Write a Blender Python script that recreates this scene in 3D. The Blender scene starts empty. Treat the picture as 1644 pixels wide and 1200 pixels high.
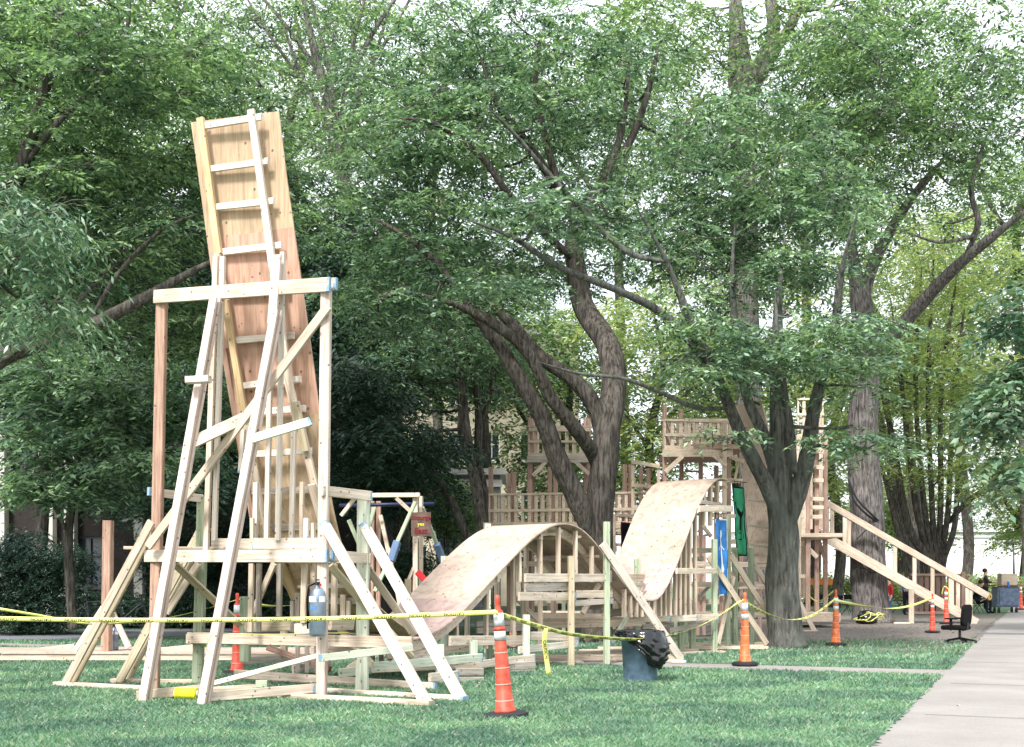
import bpy, math, random
import numpy as np
from mathutils import Vector, Matrix
random.seed(7)
RS = np.random.RandomState(11)
scene = bpy.context.scene
COL = scene.collection
CAMH = 1.25
K = 1/1900.0
def P(px, py, d):            # a place seen at picture position (px, py) standing d metres away
    return Vector(((px-822)*d*K, d, CAMH-(py-940)*d*K))
def GP(px, py, z=0.0):       # ground place
    d = (CAMH-z)/((py-940)*K)
    return Vector(((px-822)*d*K, d, z))
# ------------------------------------------------------------------ materials
MATS = {}
def newmat(name):
    m = bpy.data.materials.new(name); m.use_nodes = True
    nt = m.node_tree; nt.nodes.clear()
    out = nt.nodes.new('ShaderNodeOutputMaterial')
    MATS[name] = m
    return m, nt, out
def nd(nt, typ, **kw):
    n = nt.nodes.new(typ)
    for k, v in kw.items():
        if k.startswith('i_'):
            key = k[2:]
            key = int(key) if key.isdigit() else key.replace('_', ' ')
            n.inputs[key].default_value = v
        else: setattr(n, k, v)
    return n
def ramp(nt, stops, interp='LINEAR'):
    r = nt.nodes.new('ShaderNodeValToRGB'); cr = r.color_ramp; cr.interpolation = interp
    while len(cr.elements) < len(stops): cr.elements.new(0.5)
    for e, (p, c) in zip(cr.elements, stops):
        e.position = p; e.color = (c[0], c[1], c[2], 1) if len(c) == 3 else c
    return r
def mixc(nt, fac, a, b, mode='MIX'):
    m = nt.nodes.new('ShaderNodeMix'); m.data_type = 'RGBA'; m.blend_type = mode
    for s, v in ((m.inputs[0], fac), (m.inputs[6], a), (m.inputs[7], b)):
        if hasattr(v, 'links') or hasattr(v, 'is_linked'): nt.links.new(v, s)
        elif isinstance(v, (int, float)): s.default_value = v
        else: s.default_value = (v[0], v[1], v[2], 1)
    return m.outputs[2]
def principled(nt, out, rough=.7, spec=.3, metal=0):
    b = nd(nt, 'ShaderNodeBsdfPrincipled')
    b.inputs['Roughness'].default_value = rough; b.inputs['Metallic'].default_value = metal
    b.inputs['Specular IOR Level'].default_value = spec
    nt.links.new(b.outputs[0], out.inputs[0]); return b
def objcoord(nt, scale, jitter=True):
    tc = nd(nt, 'ShaderNodeTexCoord')
    src = tc.outputs['Object']
    if jitter:
        oi = nd(nt, 'ShaderNodeObjectInfo')
        mu = nd(nt, 'ShaderNodeMath', operation='MULTIPLY', i_1=37.0); nt.links.new(oi.outputs['Random'], mu.inputs[0])
        ad = nd(nt, 'ShaderNodeVectorMath', operation='ADD'); nt.links.new(src, ad.inputs[0]); nt.links.new(mu.outputs[0], ad.inputs[1])
        src = ad.outputs[0]
    mp = nd(nt, 'ShaderNodeMapping'); mp.inputs['Scale'].default_value = scale
    nt.links.new(src, mp.inputs[0]); return mp.outputs[0], tc
def noise(nt, vec, scale, detail=4, rough=.55, dist=0):
    n = nd(nt, 'ShaderNodeTexNoise'); n.inputs['Scale'].default_value = scale; n.inputs['Detail'].default_value = detail
    n.inputs['Roughness'].default_value = rough; n.inputs['Distortion'].default_value = dist
    nt.links.new(vec, n.inputs['Vector']); return n.outputs['Fac']
def bump(nt, bsdf, h, strength=.3, dist=.01):
    b = nd(nt, 'ShaderNodeBump'); b.inputs['Strength'].default_value = strength; b.inputs['Distance'].default_value = dist
    nt.links.new(h, b.inputs['Height']); nt.links.new(b.outputs[0], bsdf.inputs['Normal'])
def wood(name, dark, light, blue=False, ply=False, knots=.7, psc=(14, 14, .9)):
    m, nt, out = newmat(name); b = principled(nt, out, .72, .25)
    v, tc = objcoord(nt, (1.2, 26, 26) if not ply else psc)
    g = noise(nt, v, 1.6, 5, .6, .8)
    r = ramp(nt, [(.34, [c*.8 for c in dark]), (.5, [(a+c)/2 for a, c in zip(dark, light)]), (.62, light)])
    nt.links.new(g, r.inputs[0]); col = r.outputs[0]
    v2, _ = objcoord(nt, (1, 1, 1))
    big = noise(nt, v2, 1.3, 3)
    r2 = ramp(nt, [(.3, (.78, .76, .74)), (.7, (1.08, 1.06, 1.04))]); nt.links.new(big, r2.inputs[0])
    col = mixc(nt, 1.0, col, r2.outputs[0], 'MULTIPLY')
    # knots and screw heads
    v3, _ = objcoord(nt, (1, 2.2, 2.2) if not ply else (1, 1, 1))
    vo = nd(nt, 'ShaderNodeTexVoronoi', i_Scale=3.4 if not ply else 4.6); nt.links.new(v3, vo.inputs['Vector'])
    kr = ramp(nt, [(0, (1, 1, 1)), (.05, (1, 1, 1)), (.10, (0, 0, 0))]); nt.links.new(vo.outputs['Distance'], kr.inputs[0])
    kmul = nd(nt, 'ShaderNodeMath', operation='MULTIPLY', i_1=knots); nt.links.new(kr.outputs[0], kmul.inputs[0])
    col = mixc(nt, kmul.outputs[0], col, (.16, .075, .03))
    vs = nd(nt, 'ShaderNodeTexVoronoi', i_Scale=6.5 if ply else 9.0); nt.links.new(v2, vs.inputs['Vector'])
    sr = ramp(nt, [(0, (1, 1, 1)), (.10, (1, 1, 1)), (.13, (0, 0, 0))]); nt.links.new(vs.outputs['Distance'], sr.inputs[0])
    smul = nd(nt, 'ShaderNodeMath', operation='MULTIPLY', i_1=.75); nt.links.new(sr.outputs[0], smul.inputs[0])
    col = mixc(nt, smul.outputs[0], col, (.05, .04, .035))
    oi = nd(nt, 'ShaderNodeObjectInfo')
    rr = ramp(nt, [(0, (.86, .83, .80)), (.5, (1, .98, .96)), (1, (1.1, 1.08, 1.06))]); nt.links.new(oi.outputs['Random'], rr.inputs[0])
    col = mixc(nt, 1.0, col, rr.outputs[0], 'MULTIPLY')
    if blue:
        sx = nd(nt, 'ShaderNodeSeparateXYZ'); nt.links.new(tc.outputs['Object'], sx.inputs[0])
        at = nd(nt, 'ShaderNodeAttribute'); at.attribute_type = 'OBJECT'; at.attribute_name = 'half_length'
        s = nd(nt, 'ShaderNodeMath', operation='SUBTRACT'); nt.links.new(at.outputs['Fac'], s.inputs[0]); nt.links.new(sx.outputs[0], s.inputs[1])
        nn = noise(nt, v2, 16, 3)
        a = nd(nt, 'ShaderNodeMath', operation='MULTIPLY_ADD', i_1=.11, i_2=-.025); nt.links.new(nn, a.inputs[0])
        lt = nd(nt, 'ShaderNodeMath', operation='LESS_THAN'); nt.links.new(s.outputs[0], lt.inputs[0]); nt.links.new(a.outputs[0], lt.inputs[1])
        mu = nd(nt, 'ShaderNodeMath', operation='MULTIPLY', i_1=.75); nt.links.new(lt.outputs[0], mu.inputs[0])
        col = mixc(nt, mu.outputs[0], col, (.10, .29, .48))
    nt.links.new(col, b.inputs['Base Color'])
    bump(nt, b, g, .25, .004)
    return m
wood('pine', (.52, .43, .34), (.70, .62, .53))
wood('pine_blue', (.55, .47, .38), (.72, .65, .57), blue=True)
wood('pine_pink', (.55, .44, .39), (.70, .61, .56))
wood('pine_white', (.58, .53, .47), (.72, .68, .63), blue=True)
wood('pine_clean', (.58, .53, .47), (.72, .68, .63))
wood('redwood', (.33, .21, .16), (.49, .34, .27))
wood('treated', (.30, .38, .26), (.46, .55, .42))
wood('treated_tan', (.40, .35, .24), (.54, .49, .37))
wood('treated_pale', (.52, .60, .50), (.68, .74, .64), blue=True)
wood('grey_pine', (.30, .27, .24), (.46, .43, .39))
wood('fort_pine', (.54, .45, .36), (.70, .61, .51))
wood('fort_red', (.34, .22, .18), (.50, .36, .31))
wood('brown_board', (.19, .12, .095), (.30, .20, .16))
wood('yellow_pine', (.50, .37, .20), (.64, .52, .33))
wood('ply_tan', (.45, .34, .225), (.54, .425, .305), ply=True, knots=.7)
wood('ply_pink', (.42, .26, .19), (.53, .36, .28), ply=True, knots=.7)
wood('ply_track', (.45, .36, .30), (.51, .42, .36), ply=True, knots=.5, psc=(5, 5, 5))
wood('ply_rose', (.45, .335, .31), (.51, .395, .37), ply=True, knots=.5, psc=(5, 5, 5))
def plain(name, col, rough=.6, spec=.3, metal=0, var=.12, scale=6):
    m, nt, out = newmat(name); b = principled(nt, out, rough, spec, metal)
    v, _ = objcoord(nt, (1, 1, 1))
    n = noise(nt, v, scale, 5)
    lo = [c*(1-var*1.6) for c in col]; hi = [min(1, c*(1+var)) for c in col]
    r = ramp(nt, [(.3, lo), (.7, hi)]); nt.links.new(n, r.inputs[0]); nt.links.new(r.outputs[0], b.inputs['Base Color'])
    bump(nt, b, n, .08, .01)
    return m
plain('cone_red', (.55, .075, .04), .5, .35, var=.3, scale=14)
plain('cone_orange', (.60, .15, .045), .5, .35, var=.3, scale=14)
plain('cone_band', (.62, .65, .68), .35, .5, var=.2, scale=18)
plain('cone_seam', (.85, .40, .34), .5)
plain('rubber', (.02, .022, .028), .6)
plain('bin_blue', (.12, .19, .27), .5, .35, var=.25, scale=9)
plain('bag_black', (.004, .004, .006), .14, .7)
plain('steel', (.30, .36, .46), .3, .5, .8, .25)
plain('label_white', (.78, .82, .85), .5)
plain('label_blue', (.08, .22, .48), .5)
plain('black', (.006, .006, .007), .8, .15)
plain('darkmetal', (.05, .052, .06), .45, .4, .5)
plain('bluepipe', (.02, .025, .07), .4)
plain('foam_blue', (.12, .18, .30), .8)
plain('red', (.42, .015, .02), .5)
plain('yellow', (.78, .72, .03), .5, var=.08)
plain('tape', (.76, .76, .22), .45, .4, var=.08)
plain('sign_brown', (.12, .075, .06), .8, scale=10, var=.3)
plain('sign_red', (.16, .008, .01), .7)
plain('sign_yellow', (.55, .48, .05), .7)
plain('cloth_blue', (.05, .20, .52), .9, .1, var=.2)
plain('cloth_green', (.06, .36, .20), .9, .1, var=.15)
plain('cloth_black', (.010, .010, .016), .9, .1)
plain('cloth_red', (.30, .02, .03), .9, .1)
plain('cloth_white', (.72, .75, .78), .9, .1)
plain('skin', (.52, .33, .25), .55, .3, var=.06)
plain('hair', (.05, .03, .02), .6)
plain('shirt_brown', (.07, .055, .045), .9, .1)
plain('shirt_red', (.42, .04, .04), .9, .1)
plain('shirt_blue', (.25, .30, .42), .9, .1)
plain('trousers', (.02, .022, .035), .9, .1)
plain('jeans', (.07, .13, .26), .9, .1)
plain('guitar', (.62, .36, .06), .35, .5)
plain('cart_blue', (.13, .17, .25), .5, .3, var=.25)
plain('safety_orange', (.75, .25, .06), .7)
plain('white_paint', (.80, .80, .78), .6, var=.06, scale=.8)
plain('dim_stone', (.085, .09, .10), .85, var=.2, scale=1.2)  # pale frame stone with the shade of the house front in its colour
plain('pale_stone', (.58, .56, .52), .85, var=.15, scale=1.2)
plain('cream', (.62, .55, .42), .85, var=.12, scale=.7)
plain('rope', (.018, .02, .022), .8)
plain('twine', (.62, .60, .12), .8)
def mat_glass(name, col, rough):
    m, nt, out = newmat(name); b = principled(nt, out, rough, .6)
    v, _ = objcoord(nt, (1, 1, 1)); n = noise(nt, v, .7, 3)
    r = ramp(nt, [(.35, [c*.5 for c in col]), (.65, col)]); nt.links.new(n, r.inputs[0]); nt.links.new(r.outputs[0], b.inputs['Base Color'])
mat_glass('glass', (.05, .07, .09), .12)
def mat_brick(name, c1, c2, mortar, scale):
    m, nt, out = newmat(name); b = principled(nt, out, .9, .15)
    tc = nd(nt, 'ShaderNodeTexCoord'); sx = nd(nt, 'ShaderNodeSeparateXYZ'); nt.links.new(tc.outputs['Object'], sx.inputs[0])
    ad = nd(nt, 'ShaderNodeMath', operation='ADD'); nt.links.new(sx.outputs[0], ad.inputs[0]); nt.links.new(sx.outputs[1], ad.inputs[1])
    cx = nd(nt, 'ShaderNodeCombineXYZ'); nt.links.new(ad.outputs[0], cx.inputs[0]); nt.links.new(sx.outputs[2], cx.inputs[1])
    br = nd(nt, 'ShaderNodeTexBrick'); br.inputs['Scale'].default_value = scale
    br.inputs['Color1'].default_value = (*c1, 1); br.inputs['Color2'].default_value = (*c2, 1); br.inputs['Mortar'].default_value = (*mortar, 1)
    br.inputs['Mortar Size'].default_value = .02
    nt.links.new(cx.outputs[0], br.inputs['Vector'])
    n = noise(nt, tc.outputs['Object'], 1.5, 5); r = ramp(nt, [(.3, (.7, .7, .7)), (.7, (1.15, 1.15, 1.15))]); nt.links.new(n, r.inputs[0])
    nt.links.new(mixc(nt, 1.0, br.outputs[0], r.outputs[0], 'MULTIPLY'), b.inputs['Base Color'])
mat_brick('brick', (.032, .026, .025), (.045, .036, .034), (.045, .043, .042), 4)  # dark brick, its colour lowered further to stand for tree shade
mat_brick('ashlar', (.20, .21, .24), (.27, .28, .30), (.18, .18, .18), 1.6)
def mat_bark(name, dark, light, moss=None, sc=9):
    m, nt, out = newmat(name); b = principled(nt, out, .92, .12)
    v, tc = objcoord(nt, (1, 1, .16), jitter=False)
    n = noise(nt, v, sc, 6, .62, .4)
    r = ramp(nt, [(.36, dark), (.5, [(a+c)/2 for a, c in zip(dark, light)]), (.64, light)]); nt.links.new(n, r.inputs[0])
    col = r.outputs[0]
    n2 = noise(nt, tc.outputs['Object'], 3.2, 5)
    r2 = ramp(nt, [(.35, (.7, .7, .7)), (.7, (1.2, 1.2, 1.2))]); nt.links.new(n2, r2.inputs[0])
    col = mixc(nt, 1.0, col, r2.outputs[0], 'MULTIPLY')
    if moss:
        r3 = ramp(nt, [(.42, (0, 0, 0)), (.62, (.75, .75, .75))]); n3 = noise(nt, tc.outputs['Object'], 2.1, 6, .65); nt.links.new(n3, r3.inputs[0])
        col = mixc(nt, r3.outputs[0], col, moss)
        vo = nd(nt, 'ShaderNodeTexVoronoi', i_Scale=22.0); nt.links.new(tc.outputs['Object'], vo.inputs['Vector'])
        r4 = ramp(nt, [(.10, (.6, .6, .6)), (.16, (0, 0, 0))]); nt.links.new(vo.outputs['Distance'], r4.inputs[0])
        col = mixc(nt, r4.outputs[0], col, (.15, .15, .12))
    nt.links.new(col, b.inputs['Base Color']); bump(nt, b, n, .9, .05)
mat_bark('bark_dark', (.034, .029, .025), (.15, .135, .12), sc=19)
mat_bark('bark_grey', (.05, .045, .042), (.24, .22, .21), sc=20)
mat_bark('bark_mossy', (.042, .04, .037), (.20, .195, .18), moss=(.10, .115, .10), sc=17)
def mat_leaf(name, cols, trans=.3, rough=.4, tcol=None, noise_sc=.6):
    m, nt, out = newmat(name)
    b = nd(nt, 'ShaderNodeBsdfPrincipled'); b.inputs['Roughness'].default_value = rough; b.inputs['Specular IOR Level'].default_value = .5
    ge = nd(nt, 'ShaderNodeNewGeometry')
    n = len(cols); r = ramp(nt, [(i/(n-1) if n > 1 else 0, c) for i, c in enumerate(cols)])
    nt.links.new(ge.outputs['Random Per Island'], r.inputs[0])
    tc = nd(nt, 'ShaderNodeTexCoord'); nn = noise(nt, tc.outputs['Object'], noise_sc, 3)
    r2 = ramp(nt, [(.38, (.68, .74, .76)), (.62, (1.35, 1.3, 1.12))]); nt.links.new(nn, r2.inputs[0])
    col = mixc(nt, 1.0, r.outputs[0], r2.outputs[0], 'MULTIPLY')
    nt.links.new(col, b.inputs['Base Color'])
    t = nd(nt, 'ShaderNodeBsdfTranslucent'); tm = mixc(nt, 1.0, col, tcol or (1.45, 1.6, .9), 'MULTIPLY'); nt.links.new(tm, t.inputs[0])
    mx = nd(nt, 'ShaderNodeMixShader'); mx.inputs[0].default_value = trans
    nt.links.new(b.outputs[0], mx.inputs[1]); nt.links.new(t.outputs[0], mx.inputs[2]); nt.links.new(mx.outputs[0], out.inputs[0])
mat_leaf('leaf_cool', [(0.022, 0.042, 0.03), (0.099, 0.176, 0.121), (0.145, 0.23, 0.159), (0.34, 0.472, 0.334)])
mat_leaf('leaf_mid', [(0.046, 0.085, 0.048), (0.128, 0.203, 0.106), (0.175, 0.265, 0.132), (0.342, 0.441, 0.222)])
mat_leaf('leaf_olive', [(0.028, 0.048, 0.032), (0.11, 0.189, 0.116), (0.15, 0.232, 0.138), (0.329, 0.459, 0.263)])
mat_leaf('leaf_sunlit', [(0.122, 0.183, 0.11), (0.198, 0.267, 0.138), (0.276, 0.327, 0.164), (0.397, 0.388, 0.191)], .5)  # far-side foliage: the sunlight on it is put into a lighter leaf colour
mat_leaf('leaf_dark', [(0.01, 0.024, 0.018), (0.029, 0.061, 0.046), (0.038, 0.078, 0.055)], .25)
mat_leaf('leaf_magnolia', [(0.029, 0.07, 0.046), (0.081, 0.166, 0.108), (0.14, 0.23, 0.164), (0.22, 0.281, 0.205)], .2, .35)
mat_leaf('leaf_brown', [(.10, .07, .04), (.16, .12, .06), (.14, .16, .06), (.25, .21, .13)], .1)
mat_leaf('blade', [(0.067, 0.151, 0.102), (0.102, 0.22, 0.146), (0.139, 0.274, 0.194), (0.19, 0.318, 0.243), (0.354, 0.397, 0.319)], .3, .5, noise_sc=.9)
def mat_ground():
    m, nt, out = newmat('ground_mat'); b = principled(nt, out, .95, .1)
    tc = nd(nt, 'ShaderNodeTexCoord'); o = tc.outputs['Object']
    n1 = noise(nt, o, 34, 6, .7); n2 = noise(nt, o, .8, 5, .6)
    g = ramp(nt, [(.3, (.04, .08, .045)), (.5, (.07, .14, .08)), (.7, (.11, .19, .12))]); nt.links.new(n1, g.inputs[0])
    pr = ramp(nt, [(.45, (0, 0, 0)), (.62, (.9, .9, .9))]); nt.links.new(n2, pr.inputs[0])
    col = mixc(nt, pr.outputs[0], g.outputs[0], (.17, .19, .125))
    di = ramp(nt, [(.3, (.12, .105, .095)), (.7, (.25, .225, .205))]); nt.links.new(noise(nt, o, 9, 7, .7), di.inputs[0])
    # worn earth round the stairs and the trees on the right
    mp = nd(nt, 'ShaderNodeMapping'); mp.vector_type = 'POINT'; mp.inputs['Location'].default_value = (-1.0, -2.0, 0); mp.inputs['Scale'].default_value = (1/12.0, 1/20.0, 0)
    nt.links.new(o, mp.inputs[0])
    ln = nd(nt, 'ShaderNodeVectorMath', operation='LENGTH'); nt.links.new(mp.outputs[0], ln.inputs[0])
    nn = noise(nt, o, .9, 6, .7); ma = nd(nt, 'ShaderNodeMath', operation='MULTIPLY_ADD', i_1=1.6, i_2=-.8); nt.links.new(nn, ma.inputs[0])
    s = nd(nt, 'ShaderNodeMath', operation='ADD'); nt.links.new(ln.outputs['Value'], s.inputs[0]); nt.links.new(ma.outputs[0], s.inputs[1])
    mr = ramp(nt, [(.7, (1, 1, 1)), (1.0, (0, 0, 0))]); nt.links.new(s.outputs[0], mr.inputs[0])
    col = mixc(nt, mr.outputs[0], col, di.outputs[0])
    nt.links.new(col, b.inputs['Base Color']); bump(nt, b, n1, .6, .03)
mat_ground()
def mat_concrete(name, c):
    m, nt, out = newmat(name); b = principled(nt, out, .9, .2)
    tc = nd(nt, 'ShaderNodeTexCoord'); o = tc.outputs['Object']
    n1 = noise(nt, o, 60, 5, .7); n2 = noise(nt, o, .9, 6, .6)
    g = ramp(nt, [(.3, [x*.8 for x in c]), (.7, [x*1.12 for x in c])]); nt.links.new(n1, g.inputs[0])
    p = ramp(nt, [(.3, (.8, .79, .78)), (.7, (1.06, 1.06, 1.06))]); nt.links.new(n2, p.inputs[0])
    vo = nd(nt, 'ShaderNodeTexVoronoi', i_Scale=7.0); nt.links.new(o, vo.inputs['Vector'])
    r4 = ramp(nt, [(.04, (.6, .57, .52)), (.07, (1, 1, 1))]); nt.links.new(vo.outputs['Distance'], r4.inputs[0])
    c1 = mixc(nt, 1.0, g.outputs[0], p.outputs[0], 'MULTIPLY'); c1 = mixc(nt, 1.0, c1, r4.outputs[0], 'MULTIPLY')
    nt.links.new(c1, b.inputs['Base Color']); bump(nt, b, n1, .3, .004)
mat_concrete('concrete', (.295, .275, .26))
mat_concrete('asphalt_pale', (.17, .18, .20))
M = MATS
# ------------------------------------------------------------------ object helpers
def link(name, me, mat, parent=None, loc=None, rot=None):
    o = bpy.data.objects.new(name, me); COL.objects.link(o)
    if mat is not None:
        for mm in (mat if isinstance(mat, (list, tuple)) else [mat]): me.materials.append(M[mm])
    if parent is not None: o.parent = parent
    if loc is not None: o.location = loc
    if rot is not None: o.rotation_euler = rot
    return o
def mesh(verts, faces, smooth=False):
    me = bpy.data.meshes.new('m'); me.from_pydata([tuple(v) for v in verts], [], faces); me.update()
    if smooth: me.shade_smooth()
    return me
def thing(name, label, cat, loc=(0, 0, 0), group=None, kind=None):
    o = bpy.data.objects.new(name, None); COL.objects.link(o); o.location = loc
    o.empty_display_size = .2
    tag(o, label, cat, group, kind); return o
def tag(o, label=None, cat=None, group=None, kind=None):
    if label: o['label'] = label
    if cat: o['category'] = cat
    if group: o['group'] = group
    if kind: o['kind'] = kind
    return o
FRONT = Vector((-.28, -.96, 0))
UP = Vector((0, 0, 1))
def board_mesh(L, w, t):
    c = min(w, t)*.09
    sec = [(-w/2+c, -t/2), (w/2-c, -t/2), (w/2, -t/2+c), (w/2, t/2-c), (w/2-c, t/2), (-w/2+c, t/2), (-w/2, t/2-c), (-w/2, -t/2+c)]
    v = [(-L/2, a, b) for a, b in sec]+[(L/2, a, b) for a, b in sec]
    f = [tuple(reversed(range(8))), tuple(range(8, 16))]+[(i, (i+1) % 8, 8+(i+1) % 8, 8+i) for i in range(8)]
    return mesh(v, f)
def board(root, name, a, b, w=.14, t=.038, mat='pine', n=None):
    """a timber from a to b; its broad face looks along n"""
    a = Vector(a); b = Vector(b); x = (b-a); L = x.length; x.normalize()
    n = Vector(n) if n is not None else FRONT
    z = n-x*n.dot(x)
    if z.length < 1e-3: z = Vector((0, 0, 1))-x*x.z
    z.normalize(); y = z.cross(x)
    R = Matrix((x, y, z)).transposed().to_4x4(); R.translation = (a+b)/2-(root.location if root else Vector())
    o = link(name, board_mesh(L, w, t), mat, root); o.matrix_local = R
    if mat in ('pine_blue', 'pine_white', 'treated_pale'): o['half_length'] = L/2
    return o
def sweep(pts, radii, seg=10, wob=0, seed=0, caps=True):
    """tube through pts; returns verts, faces"""
    pts = [Vector(p) for p in pts]; V = []; F = []
    rs = np.random.RandomState(seed); ph = rs.rand(4)*6.28
    n = len(pts)
    prev = None
    for i, p in enumerate(pts):
        t = (pts[min(i+1, n-1)]-pts[max(i-1, 0)]).normalized()
        if prev is None:
            u = t.orthogonal().normalized()
        else:
            u = (prev-t*prev.dot(t)).normalized()
        prev = u; v = t.cross(u)
        for k in range(seg):
            a = 2*math.pi*k/seg
            r = radii[i]*(1+wob*(math.sin(3*a+ph[0]+i*.35)*.5+math.sin(5*a+ph[1]-i*.22)*.3+math.sin(2*a+i*.9+ph[2])*.4))
            V.append(p+u*math.cos(a)*r+v*math.sin(a)*r)
    for i in range(n-1):
        for k in range(seg):
            a = i*seg+k; b = i*seg+(k+1) % seg
            F.append((a, b, b+seg, a+seg))
    if caps:
        F.append(tuple(reversed(range(seg)))); F.append(tuple(range((n-1)*seg, n*seg)))
    return V, F
def smoothpath(pts, rad, sub=5):
    """Catmull-Rom"""
    P_ = [Vector(p) for p in pts]; n = len(P_); o = []; r = []
    for i in range(n-1):
        p0 = P_[max(i-1, 0)]; p1 = P_[i]; p2 = P_[i+1]; p3 = P_[min(i+2, n-1)]
        for k in range(sub):
            t = k/sub
            o.append(.5*((2*p1)+(p2-p0)*t+(2*p0-5*p1+4*p2-p3)*t*t+(3*p1-p0-3*p2+p3)*t**3)); r.append(rad[i]*(1-t)+rad[i+1]*t)
    o.append(P_[-1]); r.append(rad[-1]); return o, r
def merge(parts):
    V = []; F = []
    for v, f in parts:
        b = len(V); V += list(v); F += [tuple(i+b for i in q) for q in f]
    return V, F
def tube(root, name, pts, r, mat, seg=8, smooth=True, sub=0):
    base = root.location if root else Vector()
    rr = r if isinstance(r, (list, tuple)) else [r]*len(pts)
    if sub: pts, rr = smoothpath(pts, rr, sub)
    V, F = sweep([Vector(p)-base for p in pts], rr, seg)
    return link(name, mesh(V, F, smooth), mat, root)
def lathe(prof, seg=24, smooth=True):
    V = []; F = []
    for r, z in prof:
        for k in range(seg):
            a = 2*math.pi*k/seg; V.append((r*math.cos(a), r*math.sin(a), z))
    for i in range(len(prof)-1):
        for k in range(seg):
            a = i*seg+k; b = i*seg+(k+1) % seg; F.append((a, b, b+seg, a+seg))
    F.append(tuple(reversed(range(seg)))); F.append(tuple(range((len(prof)-1)*seg, len(prof)*seg)))
    return V, F
def box(c, s, rz=0):
    x, y, z = [q/2 for q in s]; V = []
    for a in (-1, 1):
        for b in (-1, 1):
            for d in (-1, 1):
                X = a*x; Y = b*y
                V.append((c[0]+X*math.cos(rz)-Y*math.sin(rz), c[1]+X*math.sin(rz)+Y*math.cos(rz), c[2]+d*z))
    F = [(0, 1, 3, 2), (4, 6, 7, 5), (0, 4, 5, 1), (2, 3, 7, 6), (0, 2, 6, 4), (1, 5, 7, 3)]
    return V, F
def bevel_mod(o, w=.01, seg=2):
    m = o.modifiers.new('b', 'BEVEL'); m.width = w; m.segments = seg; m.limit_method = 'ANGLE'
    return o
def text_mesh(body, size, extrude=.001):
    cu = bpy.data.curves.new('t', 'FONT'); cu.body = body; cu.size = size; cu.extrude = extrude; cu.align_x = 'CENTER'; cu.align_y = 'CENTER'
    o = bpy.data.objects.new('t', cu); COL.objects.link(o)
    cu.offset = size*.018
    me = bpy.data.meshes.new_from_object(o); bpy.data.objects.remove(o); return me
# ------------------------------------------------------------------ camera, light
cam = bpy.data.cameras.new('camera'); cam.sensor_width = 36; cam.lens = 36*1900/1644; cam.shift_y = (940-600)/1644
cam.clip_end = 2000; cam.clip_start = .1
co = bpy.data.objects.new('camera', cam); COL.objects.link(co); co.location = (0, 0, CAMH); co.rotation_euler = (math.pi/2, 0, 0)
scene.camera = co
SUN_EL, SUN_AZ = 48, 205      # degrees; azimuth from +Y clockwise: behind the camera, a little to the left
w = bpy.data.worlds.new('World'); scene.world = w; w.use_nodes = True
nt = w.node_tree; bg = nt.nodes['Background']
sky = nt.nodes.new('ShaderNodeTexSky'); sky.sky_type = 'NISHITA'; sky.sun_disc = False
sky.sun_elevation = math.radians(SUN_EL); sky.sun_rotation = math.radians(SUN_AZ)
sky.air_density = 1.0; sky.dust_density = 6.0; sky.ozone_density = 1.0
tc = nt.nodes.new('ShaderNodeTexCoord'); cn = nt.nodes.new('ShaderNodeTexNoise'); cn.inputs['Scale'].default_value = 2.2; cn.inputs['Detail'].default_value = 5
nt.links.new(tc.outputs['Generated'], cn.inputs['Vector'])
cr = ramp(nt, [(.3, (.7, .7, .7)), (.6, (.93, .93, .93))]); nt.links.new(cn.outputs['Fac'], cr.inputs[0])      # thin high cloud over a pale blue sky
skc = mixc(nt, cr.outputs[0], sky.outputs[0], (2.9, 3.05, 3.15)); nt.links.new(skc, bg.inputs[0]); bg.inputs[1].default_value = .15
sl = bpy.data.lights.new('sun', 'SUN'); sl.energy = 1.5; sl.angle = math.radians(10); sl.color = (1, .97, .94)
so = bpy.data.objects.new('sun', sl); COL.objects.link(so)
az = math.radians(SUN_AZ); el = math.radians(SUN_EL)
sd = Vector((math.sin(az)*math.cos(el), math.cos(az)*math.cos(el), math.sin(el)))
so.rotation_euler = sd.to_track_quat('Z', 'Y').to_euler()
scene.view_settings.view_transform = 'Standard'; scene.view_settings.look = 'None'
scene.view_settings.exposure = 2.0; scene.view_settings.gamma = 1
scene.cycles.max_bounces = 6; scene.cycles.transparent_max_bounces = 4
scene.cycles.use_denoising = True
# ------------------------------------------------------------------ the setting
o = link('ground', mesh([(-300, -60, 0), (300, -60, 0), (300, 500, 0), (-300, 500, 0)], [(0, 1, 2, 3)]), 'ground_mat'); tag(o, kind='structure')
def strip(name, left, right, z, mat, seed=0, jag=.05, step=.5):
    """path whose two edges are poly-lines with a ragged outline"""
    rs = np.random.RandomState(seed); V = []; F = []
    def dense(pl):
        o = []
        for a, b in zip(pl[:-1], pl[1:]):
            a = Vector(a); b = Vector(b); n = N
            for i in range(n): o.append(a+(b-a)*i/n)
        o.append(Vector(pl[-1])); return o
    N = max(8, int((Vector(left[-1])-Vector(left[0])).length/step/(len(left)-1)))
    L = dense(left); R_ = dense(right)
    for a, b in zip(L, R_):
        q = (a-b).normalized(); a = a+q*rs.uniform(-jag, jag); b = b+q*rs.uniform(-jag, jag); V.append((a.x, a.y, z)); V.append((b.x, b.y, z))
    for i in range(len(L)-1): F.append((2*i, 2*i+1, 2*i+3, 2*i+2))
    o = link(name, mesh(V, F), mat); tag(o, kind='structure'); return o
dirx = .443
strip('path', [(2.78-dirx*8, 1.1), (2.78, 9.13), (5.94, 16.4), (16.2, 39.6), (31, 73)], [(2.78-dirx*8+2.7, 1.1), (5.5, 9.13), (8.7, 16.4), (19.4, 39.6), (34.5, 73)], .008, 'concrete', 1, .06, .16)
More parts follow.
